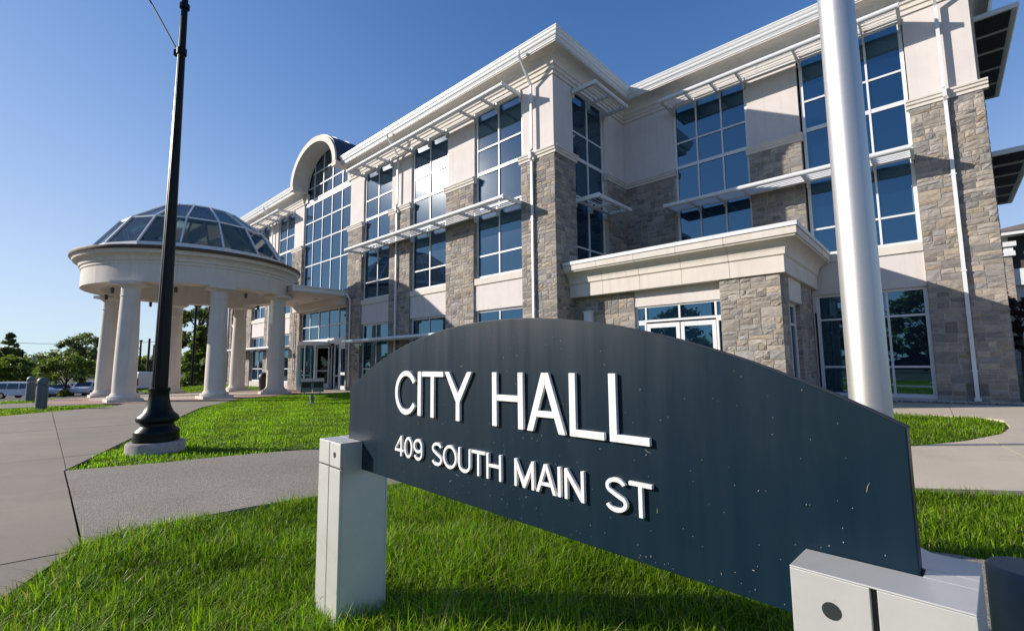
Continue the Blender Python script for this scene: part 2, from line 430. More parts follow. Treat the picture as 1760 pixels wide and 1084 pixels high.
CONC = [WALK, PATH_A, PATH_B, PATH_C, PAD, LINK, PLAZA, SIDE]
def inset(poly, d=.006):
    c = np.mean(poly, axis=0); out = []
    for p in poly:
        v = np.array(p)-c; L = np.linalg.norm(v); out.append(tuple(c+v*(L-d)/L))
    return out
def slabs(root, poly, cuts, mat, top=0., th=.11):
    pieces = [poly]
    for (a, b, c) in cuts:
        nx = []
        for p in pieces:
            for q in (clip(p, a, b, c), clip(p, -a, -b, -c)):
                if len(q) >= 3: nx.append(q)
        pieces = nx
    for p in pieces:
        ar = abs(sum(p[i][0]*p[(i+1) % len(p)][1]-p[(i+1) % len(p)][0]*p[i][1] for i in range(len(p))))/2
        if ar < .02: continue
        jz = random.uniform(-.003, .003)
        obj('slab', MB().prism(inset(p, .009), -th+top, top+jz, terr), mat, root)
def line_cut(p, q):
    a, b = q[1]-p[1], -(q[0]-p[0]); return (a, b, a*p[0]+b*p[1])
def build_walks():
    def root(name):
        o = bpy.data.objects.new(name, None); col.objects.link(o); WL[o.name] = (0, 0, 0); o['kind'] = 'structure'; return o
    w = root('walkway')
    slabs(w, WALK, [(1, -.16, x) for x in (-5.24, -8.1, -11.0, -13.7, -16.4, -19.3, -22.3)]+[line_cut((-5.3, .59), (-17.6, 1.15)), line_cut((-30, -1.9), (-9, -1.6))], 'walk_concrete')
    p = root('curved_path')
    slabs(p, PATH_A, [line_cut((-5.0, 3.9), (-8.0, 5.1)), line_cut((-4.1, 5), (-6.5, 7.2))], 'aggregate_concrete')
    slabs(p, PATH_B, [line_cut((1.2, 7), (.6, 11)), line_cut((-1, 6), (-1.6, 10))], 'warm_concrete')
    slabs(p, PATH_C, [(1, .02, .42), (1, 0, -3.2), (1, .02, 3.4)], 'warm_concrete')
    slabs(p, PAD, [(0, 1, 3.1)], 'aggregate_concrete', top=.004)
    z = root('plaza')
    slabs(z, circ(GX, GY, 4.3, 32), [(1, 0, GX), (0, 1, GY)], 'plaza_concrete', top=.012)
    mb = MB(); mb.lathe([(4.31, -.1), (6.0, -.1), (6.0, .010), (4.31, .010)], (GX, GY, 0), 48, closed=True)
    mb.v = [(x, y, zz+terr(x)) for x, y, zz in mb.v]
    obj('brick_ring', mb, 'brick_pavers', z)
    slabs(z, LINK, [(1, 0, -31.5), (0, 1, 13.2)], 'plaza_concrete', top=.004)
    s = root('side_path'); slabs(s, SIDE, [(0, 1, -1.5), (0, 1, 1.2)], 'aggregate_concrete')
build_walks()

# ================================================================ city hall
YA, YC, XB, XR = 14.9, 20.85, -11.15, 1.63
REC = .2                                      # window recess
HALL = thing('city_hall', 'three storey stone and cream stucco city hall with ranks of tall windows', 'building', (-20, 20, 0))
def mA(u, z, d): return (u, YA-d, z)
def mC(u, z, d): return (u, YC-d, z)
def mB(u, z, d): return (XB+d, u, z)
def mY(y): return lambda u, z, d: (u, y-d, z)
def mX(x): return lambda u, z, d: (x+d, u, z)
STONES = [(.34, .325, .315), (.37, .345, .32), (.40, .375, .34), (.29, .28, .28), (.42, .38, .33), (.35, .325, .30), (.375, .355, .335), (.25, .24, .24), (.40, .35, .29), (.33, .325, .33)]
def ashlar(u0, u1, z0, z1):
    out = []; z = z0
    while z < z1-.02:
        h = min(random.uniform(.27, .40), z1-z)
        if z1-(z+h) < .12: h = z1-z
        u = u0
        while u < u1-.01:
            if random.random() < .42 or h < .2:
                w = random.uniform(.26, .62)
                if u1-(u+w) < .16: w = u1-u
                out.append((u, u+w, z, z+h*random.choice((1, 1)) )) if h < .27 else None
                if h >= .27:
                    if random.random() < .35: out.append((u, u+w, z, z+h))
                    else:
                        k = random.uniform(.4, .6)*h; out.append((u, u+w, z, z+k))
                        s = u+w*random.uniform(.35, .65)
                        if w > .42 and random.random() < .7: out += [(u, s, z+k, z+h), (s, u+w, z+k, z+h)]
                        else: out.append((u, u+w, z+k, z+h))
            else:
                w = random.uniform(.30, .75)
                if u1-(u+w) < .18: w = u1-u
                k = random.uniform(.38, .62)*h
                for (a, b) in ((z, z+k), (z+k, z+h)):
                    if w > .42 and random.random() < .6:
                        s = u+w*random.uniform(.35, .65); out += [(u, s, a, b), (s, u+w, a, b)]
                    else: out.append((u, u+w, a, b))
            u += w
        z += h
    return out
def stone_piece(mb, r, fn, g=.0095, n=3):
    u0, u1, z0, z1 = r[0]+g, r[1]-g, r[2]+g*.8, r[3]-g*.8
    if u1-u0 < .03 or z1-z0 < .03: return
    pr = random.uniform(.015, .034); tilt = random.uniform(-.012, .012), random.uniform(-.012, .012)
    v = []
    for j in range(n+1):
        for i in range(n+1):
            a, b = i/n, j/n; e = i in (0, n) or j in (0, n)
            d = (pr*.45+random.uniform(-.004, .004)) if e else pr+random.uniform(-.012, .014)+tilt[0]*(a-.5)*2+tilt[1]*(b-.5)*2
            ja = 0 if e else random.uniform(-.2, .2)/n; jb = 0 if e else random.uniform(-.2, .2)/n
            wob = (random.uniform(-.005, .005), random.uniform(-.005, .005)) if e else (0, 0)
            v.append(fn(u0+(u1-u0)*(a+ja)+wob[0], z0+(z1-z0)*(b+jb)+wob[1], d))
    k = n+1; f = [(j*k+i, j*k+i+1, (j+1)*k+i+1, (j+1)*k+i) for j in range(n) for i in range(n)]
    ringi = [i for i in range(k)]+[j*k+n for j in range(1, k)]+[n*k+i for i in range(n-1, -1, -1)]+[j*k for j in range(n-1, 0, -1)]
    base = len(v)
    for q in ringi:
        j, i = divmod(q, k); v.append(fn(u0+(u1-u0)*i/n, z0+(z1-z0)*j/n, -.012))
    L = len(ringi)
    for t in range(L): f.append((ringi[t], base+t, base+(t+1) % L, ringi[(t+1) % L]))
    c = np.array(random.choice(STONES))*random.uniform(.70, 1.12)*np.array([.97, .95, .92])
    mb.add(v, f, tuple(c))
def veneer(part, u0, u1, z0, z1, fn, single=False):
    if single:
        for r in ashlar(u0, u1, z0, z1):
            mb = MB(); stone_piece(mb, r, fn)
            if mb.v: obj('stone', mb, 'stone', part)
    else:
        mb = MB()
        for r in ashlar(u0, u1, z0, z1): stone_piece(mb, r, fn, n=2)
        stuff(obj('stone_veneer', mb, 'stone', part))
def pbox(fn, u0, u1, z0, z1, d0, d1, mb=None):
    mb = mb or MB()
    p, q = fn(u0, z0, d0), fn(u1, z1, d1); return mb.box(p[0], q[0], p[1], q[1], p[2], q[2])
def pier(fn, u0, u1, z0, z1, th=.5, left=None, right=None, single=None):
    part = obj('pier', pbox(fn, u0+.012, u1-.012, z0, z1-.002, -th, -.004), 'mortar', HALL)
    if single:
        zs = single
        if zs[0] > z0: veneer(part, u0, u1, z0, zs[0], fn)
        veneer(part, u0, u1, max(z0, zs[0]), min(z1, zs[1]), fn, True)
        if zs[1] < z1: veneer(part, u0, u1, zs[1], z1, fn)
    else: veneer(part, u0, u1, z0, z1, fn)
    return part
def ledge(fn, u0, u1, z0, name='ledge', ends=.10):
    prof = [(-.15, z0), (.05, z0), (.05, z0+.09), (.10, z0+.13), (.10, z0+.20), (.14, z0+.235), (.14, z0+.30), (-.15, z0+.32)]
    mb = MB(); n = len(prof); v = [fn(u0-ends, z, d) for d, z in prof]+[fn(u1+ends, z, d) for d, z in prof]
    f = [tuple(range(n-1, -1, -1)), tuple(range(n, 2*n))]+[(i, (i+1) % n, n+(i+1) % n, n+i) for i in range(n)]
    return obj(name, mb.add(v, f), 'precast', HALL)
def window(fn, us, zs, rec=REC, heavy=(), jamb=.11, name='window', mat='window_glass', top=.1, bot=.1, mw=.065, skip=()):
    u0, u1, z0, z1 = us[0], us[-1], zs[0], zs[-1]; mb = MB(); fr = -rec
    pbox(fn, u0, u0+jamb, z0, z1, fr-.12, fr, mb); pbox(fn, u1-jamb, u1, z0, z1, fr-.12, fr, mb)
    pbox(fn, u0+jamb, u1-jamb, z0, z0+bot, fr-.12, fr-.002, mb); pbox(fn, u0+jamb, u1-jamb, z1-top, z1, fr-.12, fr-.002, mb)
    for i, u in enumerate(us[1:-1]): pbox(fn, u-mw/2, u+mw/2, z0+bot, z1-top, fr-.11, fr+.008, mb)
    for k, z in enumerate(zs[1:-1]):
        h = .15 if (k+1) in heavy else .07
        pbox(fn, u0+jamb, u1-jamb, z-h/2, z+h/2, fr-.11, fr-.004, mb)
    w = obj(name, mb, 'frame_metal', HALL)
    for i in range(len(us)-1):
        for k in range(len(zs)-1):
            if (i, k) in skip: continue
            a, b, c, d = us[i]+.01, us[i+1]-.01, zs[k]+.01, zs[k+1]-.01
            t1, t2 = random.uniform(-.0022, .0022), random.uniform(-.0022, .0022); dd = fr-.05
            if fn is mA: t1 -= (b-a)/2*math.tan(R_(1.1))
            vs = [(a, c, dd-t1-t2), (b, c, dd+t1-t2), (b, d, dd+t1+t2), (a, d, dd-t1+t2)]
            v = [fn(*q) for q in vs]+[fn(q[0], q[1], q[2]-.02) for q in vs]
            obj('pane', MB().add(v, [(0, 1, 2, 3), (7, 6, 5, 4), (0, 4, 5, 1), (1, 5, 6, 2), (2, 6, 7, 3), (3, 7, 4, 0)]), mat, w)
    return w
def panel(fn, u0, u1, z0, z1, d, name='stucco_panel', mat='stucco', th=.25):
    return obj(name, pbox(fn, u0, u1, z0, z1, d-th, d), mat, HALL)
def louver(fn, u0, u1, z, posts, proj=1.2, r=.095, ns=5, smat='white_metal', whole=False):
    mb = MB()
    mb.tube([fn(u0, z, proj-r), fn(u1, z, proj-r)], r, 12)
    mb.tube([fn(u0, z, .06), fn(u1, z, .06)], .05, 8)
    for u in posts:
        a, b = fn(u-.03, z-.075, -.05), fn(u+.03, z+.075, proj-r); mb.box(a[0], b[0], a[1], b[1], a[2], b[2])
        a, b = fn(u-.035, z-.22, -REC), fn(u+.035, z+.22, -.02); mb.box(a[0], b[0], a[1], b[1], a[2], b[2])
    for u in (u0, u1):
        a, b = fn(u-.02, z-.085, -.03), fn(u+.02, z+.085, proj-.02); mb.box(a[0], b[0], a[1], b[1], a[2], b[2])
    lo = obj('louver', mb, 'white_metal', HALL, True)
    for k in range(ns):
        d = .12+k*(.90/ns)
        cut = [u0, u1] if whole else sorted(set([u0]+list(posts)+[u1]))
        for (a, b) in zip(cut[:-1], cut[1:]):
            if b-a < .2: continue
            s = MB(); v = [fn(u, z+dz, dd) for u in (a+.035, b-.035) for dz, dd in ((.045, d), (-.03, d+.09), (-.042, d+.083), (.033, d-.007))]
            s.add(v, [(0, 1, 2, 3), (7, 6, 5, 4), (0, 4, 5, 1), (1, 5, 6, 2), (2, 6, 7, 3), (3, 7, 4, 0)])
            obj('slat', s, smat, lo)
    return lo
ZL = 10.04                     # stone top / ledge
ZU = [5.36, 6.43, 8.72, 10.47, 11.66, 13.62]
ZG = [.10, 1.15, 2.91, 3.86]
def bay(fn, us, gf=True, pdep=0.):
    u0, u1 = us[0], us[-1]
    window(fn, us, ZU, heavy=(3,), bot=.12)
    if gf:
        window(fn, us, ZG, bot=.12)
        panel(fn, u0, u1, 3.86, 5.06, -.08); b = panel(fn, u0, u1, 5.06, 5.36, -.02, 'sill_band', 'precast')
        obj('base_curb', pbox(fn, u0, u1, -.35, .10, -.4, -.03), 'kerb', HALL)
        panel(fn, u0, u1, 3.5, 3.87, -.30, 'head_backing', 'dark_interior', .1)
def upper_panel(fn, u0, u1): panel(fn, u0, u1, ZL+.32, 13.66, -.10)
cxm = -31.5
A_W = [(-16.04, -13.0), (-21.2, -18.1), (-26.3, -23.2)]
A_P = [(-13.0, -11.15), (-18.1, -16.04), (-23.2, -21.2), (-28.03, -26.3)]
A_W += [(2*cxm-b, 2*cxm-a) for a, b in A_W]; A_P += [(2*cxm-b, 2*cxm-a) for a, b in A_P]
for a, b in A_W: bay(mA, [a, (a+b)/2, b])
for a, b in A_P:
    pr = pier(mA, a, b, -.4, ZL); ledge(mA, a+.02, b-.02, ZL); upper_panel(mA, a+.04, XB-.102 if b > -11.2 else b-.04)
    if abs(b-XB) > .1: veneer(pr, YA+.02, YA+.36, -.4, ZL, (lambda bx: lambda u, z, d: (bx-.012+d*.5, u, z))(b))
# interior core behind the glass so that nothing shows through
obj('interior_core', MB().box(-51.8, XB-.6, YA+.62, 40, -.4, 13.4).box(XB-.62, XR-.5, YC+.62, 40, -.4, 13.4), 'dark_interior', HALL)
# B return wall
p_ = pier(mB, 14.9, 16.4, -.4, ZL); ledge(mB, 15.0, 16.38, ZL); upper_panel(mB, YA+.352, 16.4)
p_ = pier(mB, 19.05, YC, -.4, ZL); ledge(mB, 19.07, YC-.05, ZL); upper_panel(mB, 19.03, YC+.1)
window(mB, [16.4, 17.7, 19.05], [3.9, 6.43, 8.72, 10.47, 11.66, 13.62], heavy=(3,))
veneer(p_, 16.4, 19.05, -.3, 3.9, mB)
# C wall
p_ = pier(mC, XB-.01, -8.65, -.4, ZL); ledge(mC, XB+.15, -8.67, ZL); upper_panel(mC, XB-.1, -8.65)
bay(mC, [-8.65, -7.58, -6.48, -5.4], gf=False)
panel(mC, -8.65, -5.4, 4.5, 5.36, -.05, 'sill_band', 'precast')
pier(mC, -5.4, -3.48, -.4, ZL); ledge(mC, -5.38, -3.5, ZL); upper_panel(mC, -5.38, -3.5)
bay(mC, [-3.42, -2.36, -1.29, -.2])
panel(mC, -3.5, -3.4, 3.2, 5.2, -.03)
pier(mC, -.2, XR, -.4, ZL, single=(5.0, ZL)); ledge(mC, -.18, XR+.02, ZL); upper_panel(mC, -.17, XR-.102)
obj('base_curb', pbox(mC, -.25, XR+.3, -.3, .06, -.3, .12), 'kerb', HALL)
# right end wall
pr = obj('end_wall', MB().box(XR-.5, XR-.004, YC+.5, 44, -.4, 13.6), 'mortar', HALL)
veneer(pr, YC+.02, YC+6, -.4, ZL, mX(XR))
panel(mX(XR), YC+.352, YC+20, ZL+.3, 13.66, -.10)
# sun louvres
def posts3(us): return sorted(set([round(v, 3) for a, b in us for v in (a+.05, (a+b)/2, b-.05)]))
R3 = posts3(A_W[:3]); L3 = posts3(A_W[3:])
for z in (2.78, 8.33, 13.30):
    louver(mA, -26.25, -13.0, z, R3); louver(mA, -50.0, -36.75, z, L3, whole=True)
for z in (8.33, 13.30):
    louver(mB, 16.35, 19.1, z, [16.45, 17.7, 19.0])
    louver(mC, -8.7, -.2, z, [-8.6, -7.58, -6.48, -5.45, -3.37, -2.36, -1.29, -.25])
    louver(mX(XR), YC+1.6, YC+9, z, [YC+1.65, YC+3, YC+4.4, YC+6, YC+7.5], ns=13, smat='roof_metal_slat_shade', whole=True)  # end wall slats coloured dark to stand in for their shaded undersides
# ---- cornice swept round the eaves in panels
def sweep(profile, path, joints, gap=.004, name='cornice_panel', mat='precast', parent=None, stepmax=None):
    P = [np.array(p, float) for p in path]; out = []
    def nrm(a, b): d = (b-a)/np.linalg.norm(b-a); return np.array([d[1], -d[0]])
    N = [nrm(P[i], P[i+1]) for i in range(len(P)-1)]
    def mit(i):
        if i == 0: return N[0]
        if i == len(P)-1: return N[-1]
        m_ = N[i-1]+N[i]; return m_/np.dot(m_, N[i])
    for i in range(len(P)-1):
        L = np.linalg.norm(P[i+1]-P[i]); ns = max(1, round(L/joints)); d = (P[i+1]-P[i])/L
        for k in range(ns):
            a, b = L*k/ns, L*(k+1)/ns
            na = mit(i) if k == 0 else N[i]; nb = mit(i+1) if k == ns-1 else N[i]
            pa = P[i]+d*(a+(gap if k > 0 else 0)); pb = P[i]+d*(b-(gap if k < ns-1 else 0))
            n = len(profile)
            v = [(*(pa+na*o), z) for o, z in profile]+[(*(pb+nb*o), z) for o, z in profile]
            f = [tuple(range(n)), tuple(range(2*n-1, n-1, -1))]+[(i2, n+i2, n+(i2+1) % n, (i2+1) % n) for i2 in range(n)]
            out.append(obj(name, MB().add(v, f), mat, parent if parent is not None else HALL))
    return out
cove = [(.17+.36*(1-math.cos(t)), 13.92+.40*math.sin(t)) for t in np.linspace(0, math.pi/2, 7)]
CORN = [(-.2, 13.56), (.06, 13.56), (.06, 13.72), (.11, 13.74), (.11, 13.88), (.17, 13.92)]+cove[1:]+[(.70, 14.34), (.70, 14.42), (.66, 14.45), (-.2, 14.5)]
GUT = [(.60, 14.46), (.74, 14.47), (.765, 14.53), (.80, 14.56), (.82, 14.60), (.82, 14.66), (.86, 14.72), (.88, 14.80), (.90, 14.82), (.90, 14.87), (.86, 14.88), (.60, 14.84)]
FAS = [(.66, 14.40), (.73, 14.40), (.73, 14.462), (.66, 14.462)]
EAV_R = [(-28.0, 15.0), (-11.25, 15.0), (-11.25, 20.95), (1.51, 20.95), (1.51, 40)]
EAV_L = [(-51.75, 40), (-51.75, 15.0), (-35.0, 15.0)]
for pth in (EAV_R, EAV_L):
    sweep(CORN, pth, 2.9); sweep(GUT, pth, 60, 0, 'gutter', 'white_metal'); sweep(FAS, pth, 60, 0, 'fascia', 'white_metal')
rf = MB()
def hip(x0, x1, y0, y1, z0, z1, ins):
    rf.add([(x0, y0, z0), (x1, y0, z0), (x1, y1, z0), (x0, y1, z0), (x0+ins, y0+ins, z1), (x1-ins, y0+ins, z1), (x1-ins, y1-ins, z1), (x0+ins, y1-ins, z1)], [(0, 1, 5, 4), (1, 2, 6, 5), (2, 3, 7, 6), (3, 0, 4, 7), (4, 5, 6, 7), (3, 2, 1, 0)])
hip(-27.9, -10.42, 14.16, 45, 14.82, 16.0, 7); hip(-12, 2.3, 20.12, 45, 14.81, 16.2, 6); hip(-52.5, -35.1, 14.16, 45, 14.82, 16.0, 7)
obj('roof', rf, 'roof_metal_slat_shade', HALL)
# ---- great glazed entrance bay with barrel vault
GU = [-35.0, -33.64, -32.2, -30.78, -29.35, -28.03]
window(mA, GU, [6.05, 8.70, 10.44, 11.98, 13.60], rec=.2, top=.28)
FA, FB, FZ = 3.06, 2.22, 14.62
def ell(x): return FZ+FB*math.sqrt(max(0, 1-((x-cxm)/FA)**2))
fan = MB(); w = obj('arch_window', MB().box(-34.98, -28.05, YA+.2, YA+.32, 13.602, 13.74).box(-34.6, -28.4, YA+.21, YA+.31, 14.60, 14.67).box(-33.95, -29.05, YA+.21, YA+.31, 15.62, 15.69), 'frame_metal', HALL)
mbm = MB()
for u in GU[1:-1]: mbm.box(u-.033, u+.033, YA+.195, YA+.315, 13.74, ell(u)+.1)
obj('mullion', mbm, 'frame_metal', w)
zr = [13.74, 14.635, 15.655, 17.2]
for i in range(5):
    for k in range(3):
        a, b = GU[i]+.01, GU[i+1]-.01; z0, z1 = zr[k], zr[k+1]
        us = np.linspace(a, b, 9); tops = [min(z1, ell(u)+.12) if k > 0 else z1 for u in us]
        keep = [(u, t) for u, t in zip(us, tops) if t > z0+.02]
        if len(keep) < 2: continue
        poly = [(keep[0][0], z0), (keep[-1][0], z0)]+[(u, t) for u, t in reversed(keep)]
        obj('pane', MB().prism_map(poly, -.27, -.25, mA), 'window_glass', w)
def vault(a_o, b_o, a_i, b_i, y0, y1, n=28, zc=FZ):
    ts = np.linspace(0, math.pi, n+1); v = []; f = []
    for y in (y0, y1):
        for a, b in ((a_o, b_o), (a_i, b_i)):
            v += [(cxm+a*math.cos(t), y, zc+b*math.sin(t)) for t in ts]
    k = n+1
    for i in range(n):
        f += [(i, i+1, k+i+1, k+i), (2*k+i+1, 2*k+i, 3*k+i, 3*k+i+1), (i+1, i, 2*k+i, 2*k+i+1), (k+i, k+i+1, 3*k+i+1, 3*k+i)]
    f += [(0, k, 3*k, 2*k), (n, 2*k+n, 3*k+n, k+n)]
    return MB().add(v, f)
obj('arch_surround', vault(3.48, 2.62, 3.06, 2.22, 13.85, YA+.2), 'precast', HALL, True)
vr = obj('vault_roof', vault(3.55, 2.70, 3.485, 2.63, 13.98, 30), 'roof_metal_slat_shade', HALL, True)
for k in range(10):
    y = 14.5+k*.9; obj('seam', vault(3.585, 2.735, 3.545, 2.695, y, y+.04), 'roof_metal_slat_shade', vr)
obj('lightning_rod', MB().tube([(cxm-.3, 14.2, 17.25), (cxm-.3, 14.2, 17.75)], .012, 6), 'white_metal', HALL)
for s in (-1, 1):
    x0, x1 = cxm+s*3.0, cxm+s*3.52
    obj('springer', MB().box(x0, x1, 13.86, YA+.35, 14.30, 14.615), 'precast', HALL)
    obj('vault_cheek', MB().box(cxm+s*3.0, cxm+s*3.5, YA+.1, YA+.5, 13.6, 14.64), 'precast', HALL)
# header, lower glazing and doors beneath the canopy
panel(mA, -35.0, -28.03, 5.22, 6.06, -.12, 'header_panel', 'precast')
window(mA, GU, [3.10, 4.13, 5.22], rec=.2, top=.06)
obj('door_head', MB().box(-35, -28.03, YA+.1, YA+.32, 2.84, 3.10), 'frame_metal', HALL)
window(mA, [-35.0, -34.2, -33.3], [-.2, .7, 2.84], rec=.2, name='side_light')
window(mA, [-29.9, -29.15], [-.2, .7, 2.84], rec=.2, name='side_light')
def swing_door(fn, u0, u1, z0, z1, d, hside=1, name='door', glass='window_glass', st=.13):
    mb = MB()
    pbox(fn, u0, u0+st, z0, z1, d-.05, d, mb); pbox(fn, u1-st, u1, z0, z1, d-.05, d, mb)
    pbox(fn, u0+st, u1-st, z1-.16, z1, d-.05, d-.002, mb); pbox(fn, u0+st, u1-st, z0, z0+.26, d-.05, d-.002, mb)
    pbox(fn, u0+st, u1-st, z0+.95, z0+1.12, d-.05, d-.002, mb)
    dr = obj(name, mb, 'frame_metal', HALL)
    for a, b in ((z0+.26, z0+.95), (z0+1.12, z1-.16)): obj('pane', pbox(fn, u0+st-.01, u1-st+.01, a-.005, b+.005, d-.035, d-.02), glass, dr)
    uh = u1-st*.5 if hside > 0 else u0+st*.5
    obj('handle', MB().tube([fn(uh, z0+.85, d+.0), fn(uh, z0+.85, d+.07), fn(uh, z0+1.35, d+.07), fn(uh, z0+1.35, d+.0)], .016, 6), 'chrome', dr)
    return dr
swing_door(mA, -29.12, -28.08, -.19, 2.62, -.2, 1)
obj('transom_bar', pbox(mA, -29.15, -28.04, 2.62, 2.84, -.32, -.19), 'frame_metal', HALL)
# revolving door drum
RX, RY, RR = -31.7, 14.75, 1.18
rd = obj('revolving_door', MB().lathe([(.02, 2.72), (RR+.06, 2.72), (RR+.06, 2.98), (.02, 2.98)], (RX, RY, 0), 36, closed=True), 'frame_metal', HALL, True)
obj('threshold', MB().lathe([(.02, -.2), (RR+.03, -.2), (RR+.03, -.13), (.02, -.13)], (RX, RY, 0), 36, closed=True), 'frame_metal', rd, True)
for a0, a1 in ((-150, -118), (-62, -30), (30, 62), (118, 150)):
    obj('curved_pane', MB().lathe([(RR, -.13), (RR+.015, -.13), (RR+.015, 2.72), (RR, 2.72)], (RX, RY, 0), 6, R_(a0), R_(a1), closed=True), 'door_glass', rd)
    for a in (a0, a1):
        c, s = math.cos(R_(a)), math.sin(R_(a)); obj('drum_post', MB().obox((RX+RR*c, RY+RR*s, 1.3), (c, s, 0), (-s, c, 0), (0, 0, 1), .04, .05, 1.42), 'frame_metal', rd)
for k in range(3):
    a = R_(20+120*k); c, s = math.cos(a), math.sin(a); mb = MB()
    for (r0, r1, z0, z1) in ((.03, .12, -.1, 2.68), (RR-.13, RR-.04, -.1, 2.68), (.12, RR-.13, -.1, .18), (.12, RR-.13, .98, 1.06), (.12, RR-.13, 2.56, 2.68)):
        mb.obox((RX+c*(r0+r1)/2, RY+s*(r0+r1)/2, (z0+z1)/2), (c, s, 0), (-s, c, 0), (0, 0, 1), (r1-r0)/2, .022, (z1-z0)/2)
    obj('door_wing', mb, 'frame_metal', rd)
    obj('wing_pane', MB().obox((RX+c*.58, RY+s*.58, 1.36), (c, s, 0), (-s, c, 0), (0, 0, 1), .47, .006, 1.2), 'door_glass', rd)
# canopy from rotunda to the door
cn = obj('canopy', MB().box(-35.25, -27.75, 11.35, YA-.02, 5.80, 6.06), 'white_metal', HALL)
obj('canopy_trim', MB().box(-35.32, -27.68, 11.30, YA-.03, 6.062, 6.13), 'white_metal', cn)
obj('canopy_soffit', MB().box(-35.2, -27.8, 11.36, YA-.02, 5.72, 5.798), 'soffit', cn)
for x in (-30, -33):
    for y in (12.3, 13.8): obj('downlight', MB().lathe([(.01, 5.70), (.09, 5.70), (.10, 5.719), (.01, 5.719)], (x, y, 0), 14), 'bolt_steel', cn)
obj('canopy_beam', MB().box(-35.1, -27.95, YA-.5, YA-.04, 5.24, 5.718), 'soffit', cn)
# ---- downspouts
def downspout(x, y, zb, nx=0, ny=-1, box=False, top=14.5, name='downspout', upper=True):
    w = .10; mb = MB(); off = .10
    px, py = x+nx*off, y+ny*off
    mb.box(px-w/2, px+w/2, py-w*.4, py+w*.4, zb, ZL-.05 if upper else 3.02)
    if upper:
        mb.bar((px, py, ZL-.06), (px+nx*.10, py+ny*.10, ZL+.06), w, w*.8, (1, .01, 0)); mb.box(px-w/2, px+w/2, py+ny*.10-w*.4, py+ny*.10+w*.4, ZL+.03, ZL+.32)
        mb.bar((px, py+ny*.10, ZL+.32), (px, py+.02, ZL+.46), w, w*.8, (1, .01, 0))
        mb.box(px-w/2, px+w/2, py+.02-w*.4, py+.02+w*.4, ZL+.44, 13.42)
        q = (px-.0, y+ny*.88, 14.40); mb.bar((px, py+.02, 13.40), q, w, w*.8, (1, .01, 0)); mb.box(q[0]-w/2, q[0]+w/2, q[1]-w*.4, q[1]+w*.4, 14.36, 14.60)
    d = obj(name, mb, 'white_metal', HALL)
    for z in (1.0, 4.2, 7.4):
        if z > zb and (upper or z < 3): obj('strap', MB().box(px-w*.75, px+w*.75, py-w*.45, y+.02, z, z+.04), 'white_metal', d)
    obj('shoe', MB().box(px-.08, px+.08, py-.14, py+.05, zb-.1, zb), 'white_metal', d)
    return d
for x in (-12.3, -22.35, 2*cxm+22.35, 2*cxm+12.3): downspout(x, YA, .15)
downspout(.72, YC, .18)
def canopy_spout(x):
    mb = MB(); mb.tube([(x-.05*(1 if x > cxm else -1), 14.6, 5.95), (x+.1*(1 if x > cxm else -1), YA-.12, 5.75), (x+.35*(1 if x > cxm else -1), YA-.12, 5.45), (x+.35*(1 if x > cxm else -1), YA-.12, .1)], .05, 8)
    obj('downspout', mb, 'white_metal', HALL, True)
canopy_spout(-27.7); canopy_spout(-35.3)
# ---- portico
YP, XP = 15.73, -3.29
PROF = [(-.5, 4.05), (0, 4.05), (0, 4.56), (.05, 4.60), (.05, 4.66)]+[(.05+.36*(1-math.cos(t)), 4.66+.36*math.sin(t)) for t in np.linspace(0, math.pi/2, 8)][1:]+[(.41, 5.06), (.46, 5.08), (.46, 5.28), (-.5, 5.30)]
sweep(PROF, [(XB+.02, YP), (XP, YP), (XP, YC-.02)], 1.48, .006, 'portico_cornice_panel')
sweep([(-.4, 5.302), (.49, 5.302), (.49, 5.43), (-.4, 5.45)], [(XB+.02, YP), (XP, YP), (XP, YC-.03)], 40, 0, 'portico_coping', 'white_metal')
obj('portico_roof', MB().box(XB, XP-.3, YP+.3, YC, 5.0, 5.33), 'roof_metal_slat_shade', HALL)
obj('portico_soffit', MB().box(XB, XP-.48, YP+.48, YC, 4.0, 4.06), 'soffit', HALL)
pm = mY(15.83)
pp = obj('portico_pier', MB().box(-5.22, -3.452, 15.834, 16.65, -.3, 4.04), 'mortar', HALL)
veneer(pp, -5.23, -3.44, -.2, 4.03, pm, True)
veneer(pp, 15.85, 16.65, -.2, 4.03, mX(-3.452)); veneer(pp, 15.85, 16.3, -.2, 4.03, lambda u, z, d: (-5.222-d, u, z))
pw = obj('portico_wall', MB().box(XB, -8.44, 16.104, 16.5, -.3, 4.04), 'mortar', HALL); veneer(pw, XB+.01, -8.43, -.2, 4.03, mY(16.1))
rp = obj('portico_rear_pier', MB().box(-4.3, -3.452, 18.4, 20.3, -.3, 4.04), 'mortar', HALL); veneer(rp, 18.4, 20.4, -.2, 4.03, mX(-3.452)); veneer(rp, -4.3, -3.45, -.2, 3.3, mY(18.4))
obj('portico_side_beam', MB().box(-4.0, -3.40, 16.66, 18.38, 3.30, 4.04), 'precast', HALL)
window(mX(-3.55), [16.66, 17.5, 18.38], [-.1, 2.6, 3.30], rec=.05, name='side_light')
obj('header_panel', MB().box(-8.43, -5.23, 16.12, 16.4, 3.46, 4.045), 'stucco', HALL)
pd = mY(16.16)
window(pd, [-8.42, -8.02, -6.75, -5.5, -5.24], [2.86, 3.46], rec=.02, jamb=.07, top=.06, bot=.08, name='transom_window')
window(pd, [-8.42, -8.02], [-.05, 2.86], rec=.02, jamb=.07, name='side_light'); window(pd, [-5.5, -5.24], [-.05, 2.86], rec=.02, jamb=.07, name='side_light')
d1 = swing_door(pd, -8.0, -6.77, .02, 2.80, -.03, 1); d2 = swing_door(pd, -6.73, -5.52, .02, 2.80, -.03, -1)
